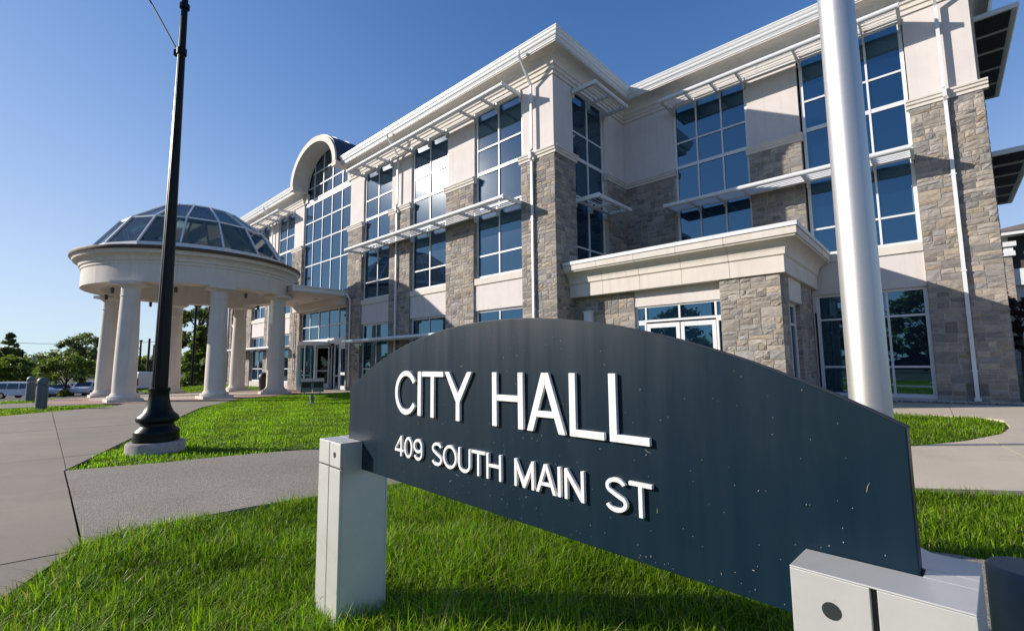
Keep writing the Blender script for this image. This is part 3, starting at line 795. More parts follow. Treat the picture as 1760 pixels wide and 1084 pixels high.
obj('round_sticker', MB().lathe([(.001, 0), (.09, 0), (.09, .004), (.001, .004)], (0, 0, 0), 18), 'green_sticker', d2)
st_ = d2.children[-1]; st_.rotation_euler = (R_(90), 0, 0); st_.location = (-6.35+20, 16.16-20+.03, 1.62); 
cb = downspout(-10.4, 16.1, .15, upper=False, name='portico_downspout'); cb.scale = (1, 1, 1)
obj('collector_box', MB().box(-10.56, -10.24, 15.86, 16.08, 3.0, 3.42).box(-10.6, -10.2, 15.84, 16.085, 3.42, 3.46), 'white_metal', cb)

# ================================================================ rotunda
gz0 = terr(GX)
ROT = thing('rotunda', 'round open pavilion with white columns and faceted glass dome before city hall', 'rotunda', (GX, GY, gz0))
CW = (GX, GY, 0)
EP = [(4.15, 5.42), (4.95, 5.42), (4.95, 6.28), (4.99, 6.31), (4.99, 6.44), (5.05, 6.47)]+[(5.05+.26*(1-math.cos(t)), 6.50+.26*math.sin(t)) for t in np.linspace(0, math.pi/2, 6)]+[(5.33, 6.79), (5.33, 6.86), (5.42, 6.92), (4.15, 6.96)]
for k in range(8):
    a0 = R_(45*k+22.5)+.0008; a1 = R_(45*k+67.5)-.0008
    obj('entablature_panel', MB().lathe(EP, CW, 12, a0, a1, closed=True), 'precast', ROT, True)
obj('drip_edge', MB().lathe([(4.2, 6.963), (5.44, 6.93), (5.47, 7.0), (5.46, 7.10), (4.2, 7.30)], CW, 96, closed=True), 'drip_edge', ROT, True)
obj('dome_kerb', MB().lathe([(4.3, 7.2), (4.72, 7.2), (4.70, 7.45), (4.3, 7.47)], CW, 16, R_(0), R_(360), closed=True), 'white_metal', ROT)
dr_ = [(4.62, 7.46), (3.55, 9.06), (1.9, 10.20)]
fr_ = MB(); pa_ = []
for k in range(16):
    a = R_(22.5*k); c, s = math.cos(a), math.sin(a); pts = [(GX+r*c, GY+r*s, z) for r, z in dr_]
    for p, q in zip(pts[:-1], pts[1:]): fr_.bar(p, q, .075, .14, (c, s, .3))
    a2 = R_(22.5*(k+1)); c2, s2 = math.cos(a2), math.sin(a2)
    for (r, z) in dr_[1:]: fr_.bar((GX+r*c, GY+r*s, z), (GX+r*c2, GY+r*s2, z), .06, .08)
    fr_.bar((GX+1.9*c, GY+1.9*s, 10.2), (GX, GY, 10.32), .07, .10)
    for j in (0, 1):
        (r0, z0), (r1, z1) = dr_[j], dr_[j+1]
        pa_.append([(GX+r0*c, GY+r0*s, z0), (GX+r0*c2, GY+r0*s2, z0), (GX+r1*c2, GY+r1*s2, z1), (GX+r1*c, GY+r1*s, z1)])
    pa_.append([(GX+1.9*c, GY+1.9*s, 10.2), (GX+1.9*c2, GY+1.9*s2, 10.2), (GX, GY, 10.31)])
dome = obj('dome_frame', fr_, 'frame_metal', ROT)
for q in pa_: obj('pane', MB().add(q, [tuple(range(len(q)))]), 'dome_glass', dome)
def column(a):
    x, y = GX+4.72*math.cos(a), GY+4.72*math.sin(a); zb = terr(x)-.02
    mb = MB(); prof = [(.470-.0, .0)]
    z0, z1 = .42, 5.02-zb*0
    sh = [(.455-(.085)*(t**1.6), z0+(z1-z0)*t) for t in np.linspace(0, 1, 12)]
    s = obj('column', MB().lathe(sh, (x, y, zb), 32), 'precast', ROT, True)
    obj('column_base', MB().lathe([(.30, .16), (.60, .16), (.62, .20), (.62, .25), (.59, .29), (.53, .30), (.51, .34), (.47, .42), (.30, .43)], (x, y, zb), 32).box(x-.66, x+.66, y-.66, y+.66, zb-.1, zb+.16), 'precast', s, True)
    top = 5.42-zb
    cap = MB().lathe([(.3, 4.9), (.375, 4.9), (.40, 4.93), (.40, 4.97), (.375, 5.0), (.38, top-.30), (.44, top-.24), (.50, top-.17), (.30, top-.165)], (x, y, zb), 32)
    c, t = math.cos(a), math.sin(a); cap.obox((x, y, 5.42-.085), (c, t, 0), (-t, c, 0), (0, 0, 1), .56, .56, .082)
    obj('capital', cap, 'precast', s, True)
for k in (-1, -3, 4, 0, 3, 1): column(R_(-1+45*k))
for k in range(8):
    a = R_(20+45*k); x, y = GX+4.1*math.cos(a), GY+4.1*math.sin(a)
    obj('spotlight', MB().lathe([(.02, -.16), (.07, -.14), (.08, .1), (.03, .14)], (x, y, 5.2), 12), 'bolt_steel', ROT, True)

# ================================================================ monument sign
SA = R_(-3.6); su = np.array([math.cos(SA), math.sin(SA)]); sn = np.array([su[1], -su[0]]); sp0 = np.array([-2.56, 1.472])
def mS(u, z, d): p = sp0+su*u+sn*d; return (p[0], p[1], z)
sgx, sgy = (sp0+su*1.17)
SIGN = thing('monument_sign', 'arched slate blue city hall sign with raised white letters on two grey posts', 'sign', (sgx, sgy, terr(sgx)-.03))
def arch_top(u):                 # circular crown through the two shoulders
    a = (u-1.17)/1.327; return 1.255+.327*(1-a*a)*(1+.10*a*a)
us_ = np.linspace(-.157, 2.497, 41)
poly = [(-.157, .797), (2.497, .797)]+[(u, arch_top(u)) for u in us_[::-1]]
pn = obj('panel', MB().prism_map(poly, -.045, 0, mS), 'sign_slate', SIGN); bevel(pn, .0025, 2)
obj('panel_edge', MB().prism_map([(u, arch_top(u)+.0015) for u in us_]+[(u, arch_top(u)-.006) for u in us_[::-1]], -.040, -.006, mS), 'groove', pn)
def flecks():                    # cut-grass bits and seeds stuck to the face
    mb = MB(); lr = random.Random(5)
    for k in range(340):
        u = lr.uniform(-.1, 2.45); z = .81+(arch_top(u)-.83)*lr.random()**1.7
        if u < .35 and lr.random() < .6: continue
        L = lr.choice((.0008, .001, .0012, .0015, .002, .003)); wd = lr.uniform(.0004, .0009)
        if lr.random() < .035: L = lr.uniform(.006, .013); wd = .0006
        a = lr.gauss(1.3, .7); c, q = math.cos(a), math.sin(a); bend = lr.uniform(-.3, .3)*L
        pts = [(-L, -wd), (0, -wd+bend), (L, -wd*.4), (L, wd*.4), (0, wd+bend), (-L, wd)]
        mb.prism_map([(u+x*c-y*q, z+x*q+y*c) for x, y in pts], .0002, .0010, mS)
    stuff(obj('fleck', mb, 'fleck', pn))
plain('fleck', (.27, .27, .23), .8, var=.4, scale=60)
flecks()
def sbox(u0, u1, z0, z1, d0, d1, mb=None):
    mb = mb or MB(); fr = (*su, 0), (*sn, 0), (0, 0, 1)
    c = mS((u0+u1)/2, (z0+z1)/2, (d0+d1)/2); return mb.obox(c, *fr, (u1-u0)/2, (d1-d0)/2, (z1-z0)/2)
def post(u0, u1, hole):
    zt = .957; zb = -.12; D0, D1 = -.168, .130; um = (u0+u1)/2; g = .006; zc = .815
    p = obj('post', sbox(u0+.004, u1-.004, zb, zt-.004, D0+.004, D1-.012), 'groove', SIGN)
    # cladding plates, split by the vertical and horizontal joints
    def plate(*a): bevel(obj('post_plate', sbox(*a), 'post_silver', p), .0012, 2)
    plate(u0, u1-.0, zb, zc-g, D0, D0+.012)
    for a, b, c, d in ((u0, um-g, zb, zc-g), (um+g, u1, zb, zc-g), (u0, um-g, zc+g, zt-.0045), (um+g, u1, zc+g, zt-.0045)): plate(a, b, c, d, D1-.016, D1)
    plate(u0, u0+.012, zb, zt-.0045, D0+.013, D1-.017); plate(u1-.012, u1, zb, zt-.0045, D0+.013, D1-.017)
    # top, leaving the slot for the panel
    plate(u0, u1, zt-.004, zt, .004, D1)
    plate(u0, u1, zt-.004, zt, D0, -.049)
    if hole < 0: plate(u0, -.162, zt-.004, zt, -.0485, .0035)
    else: plate(2.502, u1, zt-.004, zt, -.0485, .0035)
    hu = um+(u1-u0)*.25*(1 if hole < 0 else -1)
    mb = MB(); rr = .017; n = 20; zc2 = .887
    ring = [(hu+rr*math.cos(t), zc2+rr*math.sin(t)) for t in np.linspace(0, 2*math.pi, n, endpoint=False)]
    mb.prism_map(ring, D1-.004, D1+.0012, mS); obj('bolt_cover', mb, 'bolt_steel', p)
post(-.275, .02, -1); post(2.292, 2.584, 1)
# letters
def strip(mb, ctr, w, closed, fn, d0, d1):
    P = [np.array(p, float) for p in ctr]; n = len(P); A = []; B = []
    for i in range(n):
        a = P[i-1] if (closed or i > 0) else P[i]; b = P[(i+1) % n] if (closed or i < n-1) else P[i]
        t = (b-a)/np.linalg.norm(b-a); nn = np.array([-t[1], t[0]]); ww = w[i] if hasattr(w, '__len__') else w
        A.append(P[i]+nn*ww/2); B.append(P[i]-nn*ww/2)
    v = []
    for i in range(n): v += [fn(*A[i], d1), fn(*B[i], d1), fn(*A[i], d0), fn(*B[i], d0)]
    f = []
    for i in range(n if closed else n-1):
        j = (i+1) % n; a, b = 4*i, 4*j
        f += [(a, a+1, b+1, b), (a+2, b+2, b+3, a+3), (a, b, b+2, a+2), (a+1, a+3, b+3, b+1)]
    if not closed: f += [(0, 2, 3, 1), (4*n-4, 4*n-3, 4*n-1, 4*n-2)]
    mb.add(v, f)
def glyph(ch, u0, u1, zb, zt, s, t):
    w, h = u1-u0, zt-zb; mb = MB(); d0, d1 = .0015, .0145
    fn = lambda a, b, d: mS(u0+a, zb+b, d)
    def q(*p): mb.prism_map(list(p), d0, d1, fn)
    def rect(a, b, c, d): q((a, c), (b, c), (b, d), (a, d))
    def arc(cx, cz, rx, rz, a0, a1, n=26): return [(cx+rx*math.cos(R_(a)), cz+rz*math.sin(R_(a))) for a in np.linspace(a0, a1, n)]
    m_ = (s+t)/2
    if ch == 'I': rect(0, w, 0, h)
    elif ch == 'T': rect(0, w, h-t, h); rect(w/2-s/2, w/2+s/2, 0, h-t)
    elif ch == 'H': rect(0, s, 0, h); rect(w-s, w, 0, h); rect(s, w-s, h*.53-t/2, h*.53+t/2)
    elif ch == 'L': rect(0, s, 0, h); rect(s, w, 0, t)
    elif ch == 'Y':
        j = h*.44; rect(w/2-s/2, w/2+s/2, 0, j-.06*h); k = s*1.18
        q((w/2-s/2, j-.06*h), (w/2, j-.06*h), (w/2, j+.12*h), (k, h), (0, h)); q((w/2, j-.06*h), (w/2+s/2, j-.06*h), (w, h), (w-k, h), (w/2, j+.12*h))
    elif ch == 'A':
        k = s*1.12; ap = s*.62
        q((0, 0), (k, 0), (w/2, h*.80), (w/2, h), (w/2-ap, h)); q((w-k, 0), (w, 0), (w/2+ap, h), (w/2, h), (w/2, h*.80))
        z0, z1 = h*.25, h*.25+t*.95; x = lambda z: k+(w/2-k)*z/(h*.80)
        q((x(z0), z0), (w-x(z0), z0), (w-x(z1), z1), (x(z1), z1))
    elif ch == 'N':
        rect(0, s, 0, h); rect(w-s, w, 0, h); dd = h*.27; q((s, h), (s, h-dd), (w-s, 0), (w-s, dd))
    elif ch == 'M':
        rect(0, s, 0, h); rect(w-s, w, 0, h); dd = h*.36
        q((s, h), (s, h-dd), (w/2-s*.42, 0), (w/2, 0), (w/2, dd*.75)); q((w-s, h), (w/2, dd*.75), (w/2, 0), (w/2+s*.42, 0), (w-s, h-dd))
    elif ch in 'O0': strip(mb, arc(w/2, h/2, w/2-s/2, h/2-t/2+.004*h, 0, 360, 49)[:-1], m_, True, fn, d0, d1)
    elif ch == 'C': strip(mb, arc(w*.52, h/2, w*.52-s/2, h/2-t/2+.01*h, 33, 327, 40), m_, False, fn, d0, d1)
    elif ch == 'U':
        r = w/2-s/2; strip(mb, [(s/2, h), (s/2, h*.6)]+arc(w/2, h*.33, r, h*.33-t/2+.01*h, 180, 360, 22)+[(w-s/2, h*.6), (w-s/2, h)], m_, False, fn, d0, d1)
    elif ch == 'S':
        r = w/2-s/2; zt_, zb_ = h*.745, h*.265; rt, rb = h*.255-t/2+.01*h, h*.265-t/2+.012*h
        up = arc(w/2, zt_, r*.93, rt, 18, 215, 20); lo = arc(w/2, zb_, r, rb, 35, -162, 20)
        strip(mb, up+[(w*.5, h*.505)]+lo, m_, False, fn, d0, d1)
    elif ch == '9':
        r = w/2-s/2; strip(mb, arc(w/2, h*.67, r, h*.33-t/2, 0, 360, 37)[:-1], m_, True, fn, d0, d1)
        tail = [(w-s/2, h*.66), (w-s/2, h*.5)]+arc(w/2, h*.36, r, h*.36-t/2, 0, -155, 20); strip(mb, tail, m_, False, fn, d0, d1-.0006)
    elif ch == '4':
        rect(w*.80-s, w*.80, 0, h); rect(0, w*.80-s, h*.22, h*.22+t); rect(w*.80, w, h*.22, h*.22+t)
        q((0, h*.22+t), (s*.55, h*.22+t), (w*.80-s, h*.80), (w*.80-s, h))
    o = obj('letter', mb, 'letter_white', SIGN)
    bevel(o, .0012, 1)
for ch, a, b in (('C', .408, .612), ('I', .625, .655), ('T', .664, .840), ('Y', .852, 1.050), ('H', 1.183, 1.362), ('A', 1.381, 1.570), ('L', 1.589, 1.733), ('L', 1.754, 1.897)):
    glyph(ch, a, b, 1.147, 1.364, .0285, .0245)
for ch, a, b in (('4', .415, .500), ('0', .506, .582), ('9', .592, .672), ('S', .750, .835), ('O', .841, .945), ('U', .955, 1.042), ('T', 1.050, 1.136), ('H', 1.145, 1.236), ('M', 1.310, 1.415), ('A', 1.424, 1.522), ('I', 1.529, 1.544), ('N', 1.560, 1.646), ('S', 1.729, 1.812), ('T', 1.818, 1.898)):
    glyph(ch, a, b, .932, 1.035, .0142, .0126)

# ================================================================ flagpole, lamp, bollards, lights
fx, fy = gpt(1518, 948)[:2]
FP = thing('flagpole', 'tall brushed aluminium flagpole standing in the grass behind the sign', 'flagpole', (fx, fy, terr(fx)-.05))
obj('shaft', MB().tube([(fx, fy, z) for z in np.linspace(-.1, 12, 14)], [.136-.0030*z for z in np.linspace(-.1, 12, 14)], 48), 'brushed_aluminium', FP, True)
obj('collar', MB().lathe([(.16, -.03), (.30, -.03), (.30, .02), (.22, .06), (.155, .10)], (fx, fy, terr(fx)), 36), 'brushed_aluminium', FP, True)
obj('finial', MB().lathe([(.01, 11.95), (.09, 12.0), (.13, 12.12), (.09, 12.24), (.01, 12.28)], (fx, fy, 0), 20), 'brushed_aluminium', FP, True)
lx, ly = -10.54, 2.02; lz = terr(lx)
LP = thing('lamp_post', 'black fluted lamp post on round concrete footing at the lawn edge', 'lamp post', (lx, ly, lz))
obj('footing', MB().lathe([(.02, -.2), (.44, -.2), (.44, .12), (.42, .15), (.02, .16)], (lx, ly, lz), 36), 'footing', LP, True)
obj('base', MB().lathe([(.05, .15), (.345, .15), (.35, .20), (.335, .27), (.345, .30), (.335, .34), (.27, .40), (.25, .44), (.255, .47), (.31, .50), (.325, .545), (.31, .59), (.235, .66), (.185, .77), (.155, .92), (.15, 1.02), (.165, 1.04), (.165, 1.08), (.145, 1.10), (.05, 1.10)], (lx, ly, lz), 40), 'lamp_paint', LP, True)
def flute(t, z): return 1-.055*(0.5+.5*math.cos(12*t))**2
obj('shaft', MB().lathe([(.123-.0093*(z-1.1), z) for z in np.linspace(1.08, 9.2, 12)], (lx, ly, lz), 96, mod=flute), 'lamp_paint', LP, True)
br = np.array(dpt(306, 80, np.dot(CR[2], np.array([lx, ly, lz+6])-np.array([0, 0, CAMZ])))); zb_ = br[2]
left = -CR[0].copy(); left[2] = 0; left /= np.linalg.norm(left)
obj('bracket', MB().lathe([(.06, -.07), (.085, -.06), (.085, .06), (.06, .07)], (lx, ly, zb_), 24).obox(np.array([lx, ly, zb_-.02])+left*.09, left, np.cross(left, (0, 0, 1)), (0, 0, 1), .05, .03, .06), 'lamp_paint', LP, True)
ap = np.array([lx, ly, zb_])+left*.07
obj('arm', MB().tube([ap, ap+left*.50+np.array([0, 0, .88]), ap+left*1.05+np.array([0, 0, 1.80])], [.014, .014, .014], 8).tube([np.array([lx, ly, zb_+1.75]), ap+left*1.3+np.array([0, 0, 1.82])], .035, 8), 'lamp_paint', LP, True)
la = ap+left*1.4+np.array([0, 0, 1.42])
obj('lantern', MB().lathe([(.03, .42), (.10, .40), (.14, .30), (.26, .10), (.27, .04), (.05, .0)], tuple(la), 24), 'lamp_paint', LP, True)
obj('band', MB().lathe([(.04, -.04), (.085, -.04), (.085, .05), (.04, .05)], (lx, ly, zb_+.95), 24), 'lamp_paint', LP, True)
def bollard(x, y, lab):
    z = terr(x)-.05
    t = thing('bollard', lab, 'bollard', (x, y, z), 'grey green bollards on the grass strips')
    obj('post', MB().lathe([(.02, 0), (.175, 0), (.175, .92), (.02, .92)], (x, y, z), 28), 'bollard_paint', t, True)
    for k in range(3): obj('ring', MB().lathe([(.02, .93+k*.035), (.165, .93+k*.035), (.165, .95+k*.035), (.02, .95+k*.035)], (x, y, z), 28), 'bolt_steel', t)
    obj('cap', MB().lathe([(.02, 1.03), (.18, 1.03), (.18, 1.10)]+[(.18*math.cos(a), 1.10+.17*math.sin(a)) for a in np.linspace(.2, 1.5, 7)], (x, y, z), 28), 'bollard_paint', t, True)
b1 = gpt(70, 702); b2 = gpt(51, 688.5)
bollard(b1[0], b1[1], 'grey green domed bollard on the grass strip beside the walk slabs')
bollard(b2[0], b2[1], 'grey green domed bollard on the grass strip beside the parking lot')
q = gpt(536, 692); qz = terr(q[0])-.05
FL = thing('floodlight', 'grey twin floodlight on short stake in the lawn before the revolving door', 'floodlight', (q[0], q[1], qz))
tow = np.array([0-q[0], 0-q[1], 0]); tow /= np.linalg.norm(tow); sd_ = np.cross((0, 0, 1), tow)
rot = lambda a, b, c: np.array([q[0], q[1], qz])+sd_*a+tow*b+np.array([0, 0, c])
fmb = lambda a0, a1, b0, b1, c0, c1, mb=None: (mb or MB()).obox(rot((a0+a1)/2, (b0+b1)/2, (c0+c1)/2), sd_, tow, (0, 0, 1), (a1-a0)/2, (b1-b0)/2, (c1-c0)/2)
obj('stake', MB().lathe([(.02, .0), (.14, .0), (.14, .03), (.05, .05), (.05, .14), (.08, .15), (.08, .22), (.04, .24), (.04, .30), (.02, .30)], (q[0], q[1], qz), 18), 'flood_grey', FL, True)
mb = MB(); mb.bar(rot(-.36, 0, .46), rot(-.2, 0, .30), .05, .02); mb.bar(rot(.36, 0, .46), rot(.2, 0, .30), .05, .02); mb.bar(rot(-.2, 0, .30), rot(.2, 0, .30), .05, .02); obj('yoke', mb, 'flood_grey', FL)
for s in (-1, 1):
    hd = MB(); hd.prism_map([(-.16, .38), (.14, .36), (.17, .5), (.17, .68), (.02, .76), (-.17, .70)], s*.015, s*.355, lambda a, b, d: rot(d, a, b))
    h_ = obj('head', hd, 'flood_grey', FL); obj('lens', fmb(min(s*.04, s*.33), max(s*.04, s*.33), .155, .176, .50, .66), 'dark_interior', h_)
    FL.scale = (1.22, 1.22, 1.35)
    obj('shade', MB().prism_map([(.15, .655), (.20, .67), (.20, .69), (.02, .775), (.01, .76)], s*.005, s*.36, lambda a, b, d: rot(d, a, b)), 'flood_grey', h_)
tq = ray(453, 660); tq = tq*(13.0/tq[1]); tc = (tq[0], 13.0, terr(tq[0]))
TC = thing('trash_can', 'black domed litter bin beside the far rotunda column', 'trash can', tc)
obj('bin', MB().lathe([(.02, 0), (.26, 0), (.28, .05), (.33, .8), (.34, .85), (.02, .85)], tc, 24), 'black_plastic', TC, True)
obj('lid', MB().lathe([(.02, .85), (.36, .85), (.36, .92), (.30, 1.08), (.18, 1.2), (.02, 1.25)], tc, 24), 'black_plastic', TC, True)
# cylinder light beside the right-hand sign post
c0 = dpt(1768, 975, 1.75); cl = (c0[0], c0[1], terr(c0[0]))
CLT = thing('sign_light', 'dark blue grey cylinder light on the concrete pad beside the sign post', 'light', cl)
ctop = c0[2]
obj('casing', MB().lathe([(.02, .20), (.118, .20), (.118, ctop-cl[2]-.012), (.108, ctop-cl[2]), (.02, ctop-cl[2]+.002)], cl, 40), 'light_casing', CLT, True)
obj('ring', MB().lathe([(.02, .17), (.126, .17), (.126, .205), (.02, .205)], cl, 40), 'light_casing', CLT, True)
obj('stem', MB().lathe([(.02, 0), (.10, 0), (.10, .02), (.03, .03), (.03, .18), (.02, .18)], cl, 20), 'bolt_steel', CLT, True)
dv = np.array([-.16, .02]); obj('bracket', MB().box(cl[0]-.18, cl[0]-.10, cl[1]-.02, cl[1]+.02, .12, .34), 'bolt_steel', CLT)

# ================================================================ vehicles
def car(name, label, paintm, loc, rz, L, Wd, prof, glass, wheels, group='vehicles in the parking lot', wr=.34, extras=()):
    t = thing(name, label, 'van' if 'van' in name else ('pickup' if 'pickup' in name else 'car'), (0, 0, 0), group)
    WL[t.name] = (0, 0, 0)
    mb = MB(); n = len(prof); lay = []
    for y, ins in ((-Wd/2+.10, .0), (-Wd/2, .0), (Wd/2, .0), (Wd/2-.10, .0)): lay.append(y)
    zt = max(p[1] for p in prof); belt = .95
    def off(z, e): return (Wd/2-e)-max(0, (z-belt))*.20
    v = []
    for sgn, e in ((-1, .09), (-1, 0), (1, 0), (1, .09)):
        cxp = sum(p[0] for p in prof)/n
        for (x, z) in prof: k = .985 if e else 1; v.append(((x-cxp)*k+cxp, sgn*off(z, -e*.0 if not e else -.0)*(1.0) if e == 0 else sgn*(off(z, 0)+.03), z*(k if z > .6 else 1)))
    # layers: outermost shrunk slightly for rounded shoulders
    order = [1, 0] if False else None
    A = v[n:2*n]; B = v[2*n:3*n]
    mb.add(A+B, [tuple(range(n-1, -1, -1)), tuple(range(n, 2*n))]+[(i, (i+1) % n, n+(i+1) % n, n+i) for i in range(n)])
    body = bevel(obj('body', mb, paintm, t), .06, 3)
    for g in glass:
        if g[0] == 'side':
            for sgn in (-1, 1):
                f = (lambda sg: lambda a, b, d: (a, sg*(off(b, 0)+d), b))(sgn)
                obj('window', MB().prism_map(g[1], -.02, .006, f), 'car_glass', t)
        else:
            (x0, z0), (x1, z1) = g[1]; h0, h1 = off(z0, .12), off(z1, .14); nx, nz = (z1-z0), -(x1-x0); l_ = math.hypot(nx, nz); s_ = g[2]; nx, nz = nx/l_*.012*s_, nz/l_*.012*s_
            vv = [(x0+nx, -h0, z0+nz), (x0+nx, h0, z0+nz), (x1+nx, h1, z1+nz), (x1+nx, -h1, z1+nz)]
            vv += [(a-nx*3, b, c-nz*3) for a, b, c in vv]
            obj('windscreen', MB().add(vv, [(0, 1, 2, 3), (7, 6, 5, 4), (0, 4, 5, 1), (1, 5, 6, 2), (2, 6, 7, 3), (3, 7, 4, 0)]), 'car_glass', t)
    for x in wheels:
        for sgn in (-1, 1):
            f = lambda a, b, d: (x+a, sgn*(Wd/2-.16+d), wr+b)
            ring = [(wr*math.cos(q_), wr*math.sin(q_)) for q_ in np.linspace(0, 2*math.pi, 20, endpoint=False)]
            wh = obj('wheel', MB().prism_map(ring, -.06, .17, f), 'rubber', t)
            obj('rim', MB().prism_map([(a*.62, b*.62) for a, b in ring], .168, .18, f), 'chrome', wh)
    for ex in extras: obj(ex[0], MB().box(*ex[2]), ex[1], t)
    t.location = loc; t.rotation_euler = (0, 0, rz); return t
VAN = [(-2.5, .35), (2.35, .35), (2.5, .55), (2.48, .9), (1.75, 1.12), (.95, 1.72), (-2.1, 1.78), (-2.42, 1.6), (-2.52, .9)]
SEDAN = [(-2.3, .32), (2.2, .32), (2.32, .5), (2.25, .78), (1.2, .95), (.45, 1.40), (-.9, 1.44), (-1.65, 1.05), (-2.28, .98), (-2.36, .6)]
SUV = [(-2.25, .38), (2.15, .38), (2.28, .55), (2.22, .95), (1.15, 1.10), (.55, 1.62), (-1.75, 1.70), (-2.2, 1.1), (-2.3, .7)]
CARGO = [(-2.9, .4), (2.6, .4), (2.8, .6), (2.75, 1.05), (2.0, 1.3), (1.35, 2.1), (1.0, 2.22), (-2.8, 2.22), (-2.9, 2.1)]
TRUCK = [(-2.9, .5), (2.7, .5), (2.8, .65), (2.75, 1.05), (1.35, 1.15), (.8, 1.80), (-.45, 1.84), (-.62, 1.15), (-2.9, 1.12)]
def lot_pos(px, py, depth): p = dpt(px, py, depth); return (p[0], p[1], terr(p[0])+.01)
ax_img = math.atan2(CR[0][1], CR[0][0])      # direction of the picture's horizontal
LT = lambda L, Wd, z=.72: [('headlight', 'headlight_lens', (L/2-.12, L/2+.0, s*(Wd/2-.28)-.17, s*(Wd/2-.28)+.17, z-.09, z+.09)) for s in (-1, 1)]+[('tail_light', 'tail_red', (-L/2-.0, -L/2+.12, s*(Wd/2-.15)-.1, s*(Wd/2-.15)+.1, z+.1, z+.45)) for s in (-1, 1)]
car('minivan', 'white minivan parked side on behind the bollards', 'car_white', lot_pos(43, 684, 50), ax_img+R_(2), 5, 1.95, VAN,
    [('side', [(-2.25, 1.08), (-2.05, 1.60), (-1.15, 1.62), (-1.15, 1.06)]), ('side', [(-1.05, 1.06), (-1.05, 1.62), (.05, 1.60), (.1, 1.06)]), ('side', [(.2, 1.06), (.15, 1.60), (.85, 1.58), (1.45, 1.10)]), ('f', ((1.75, 1.12), (.95, 1.72)), 1), ('b', ((-2.5, 1.0), (-2.42, 1.6)), -1)], (-1.55, 1.6), extras=LT(5, 1.95))
car('sedan', 'silver white sedan facing the bollards from the parking lot', 'car_silver', lot_pos(97, 678, 52), ax_img+R_(-62), 4.6, 1.8, SEDAN,
    [('side', [(-1.4, 1.0), (-.85, 1.36), (-.2, 1.36), (-.2, .98)]), ('side', [(-.1, .98), (-.1, 1.36), (.4, 1.33), (1.0, .98)]), ('f', ((1.2, .95), (.45, 1.40)), 1), ('b', ((-1.65, 1.05), (-.9, 1.44)), -1)], (-1.4, 1.45), wr=.32, extras=LT(4.6, 1.8, .66))
car('sedan', 'pale blue sedan parked under the small ornamental tree', 'car_blue', lot_pos(122, 674, 56), ax_img+R_(-75), 4.6, 1.8, SEDAN,
    [('side', [(-1.4, 1.0), (-.85, 1.36), (-.2, 1.36), (-.2, .98)]), ('side', [(-.1, .98), (-.1, 1.36), (.4, 1.33), (1.0, .98)]), ('f', ((1.2, .95), (.45, 1.40)), 1), ('b', ((-1.65, 1.05), (-.9, 1.44)), -1)], (-1.4, 1.45), wr=.32, extras=LT(4.6, 1.8, .66))
car('hatchback', 'white hatchback parked beside the rotunda columns', 'car_white', lot_pos(149, 673, 55), ax_img+R_(-70), 4.4, 1.85, SUV,
    [('side', [(-1.9, 1.15), (-1.65, 1.58), (-.3, 1.58), (-.3, 1.12)]), ('side', [(-.2, 1.12), (-.2, 1.58), (.48, 1.54), (1.0, 1.12)]), ('f', ((1.15, 1.1), (.55, 1.62)), 1), ('b', ((-2.2, 1.1), (-1.75, 1.7)), -1)], (-1.4, 1.35), extras=LT(4.4, 1.85, .8))
car('sedan', 'dark red sedan at the far end of the parking row', 'car_red', lot_pos(-12, 678, 62), ax_img+R_(10), 4.6, 1.8, SEDAN,
    [('side', [(-1.4, 1.0), (-.85, 1.36), (-.2, 1.36), (-.2, .98)]), ('side', [(-.1, .98), (-.1, 1.36), (.4, 1.33), (1.0, .98)]), ('f', ((1.2, .95), (.45, 1.40)), 1), ('b', ((-1.65, 1.05), (-.9, 1.44)), -1)], (-1.4, 1.45), wr=.32, extras=LT(4.6, 1.8, .66))
car('sedan', 'dark sedan parked behind the white minivan', 'car_dark', lot_pos(30, 672, 72), ax_img+R_(8), 4.6, 1.8, SEDAN,
    [('side', [(-1.4, 1.0), (-.85, 1.36), (-.2, 1.36), (-.2, .98)]), ('side', [(-.1, .98), (-.1, 1.36), (.4, 1.33), (1.0, .98)]), ('f', ((1.2, .95), (.45, 1.40)), 1), ('b', ((-1.65, 1.05), (-.9, 1.44)), -1)], (-1.4, 1.45), wr=.32, extras=LT(4.6, 1.8, .66))
car('cargo_van', 'white cargo van with a tall red tail light seen between the rotunda columns', 'car_white', lot_pos(226, 672, 47), ax_img+R_(180-28), 5.7, 2.0, CARGO,
    [('side', [(1.0, 1.35), (1.0, 1.95), (1.35, 1.95), (1.85, 1.38)]), ('f', ((2.0, 1.3), (1.35, 2.1)), 1)], (-1.75, 1.8), wr=.36,
    extras=[('tail_light', 'tail_red', (-2.93, -2.84, s*.85-.09, s*.85+.09, .95, 1.6)) for s in (-1, 1)]+[('bumper', 'black_plastic', (-3.02, -2.85, -.95, .95, .42, .66)), ('number_plate', 'letter_white', (-2.93, -2.89, -.26, .26, .75, .9))])
car('pickup_truck', 'silver pickup truck parked beneath the tall evergreen', 'car_silver', lot_pos(341, 668, 60), ax_img+R_(20), 5.7, 1.95, TRUCK,
    [('side', [(-.4, 1.22), (-.35, 1.74), (.15, 1.76), (.15, 1.22)]), ('side', [(.25, 1.22), (.25, 1.76), (.72, 1.74), (1.15, 1.22)]), ('f', ((1.35, 1.15), (.8, 1.80)), 1), ('b', ((-.62, 1.2), (-.45, 1.84)), -1)], (-1.8, 1.85), wr=.40, extras=LT(5.6, 1.95, .85))
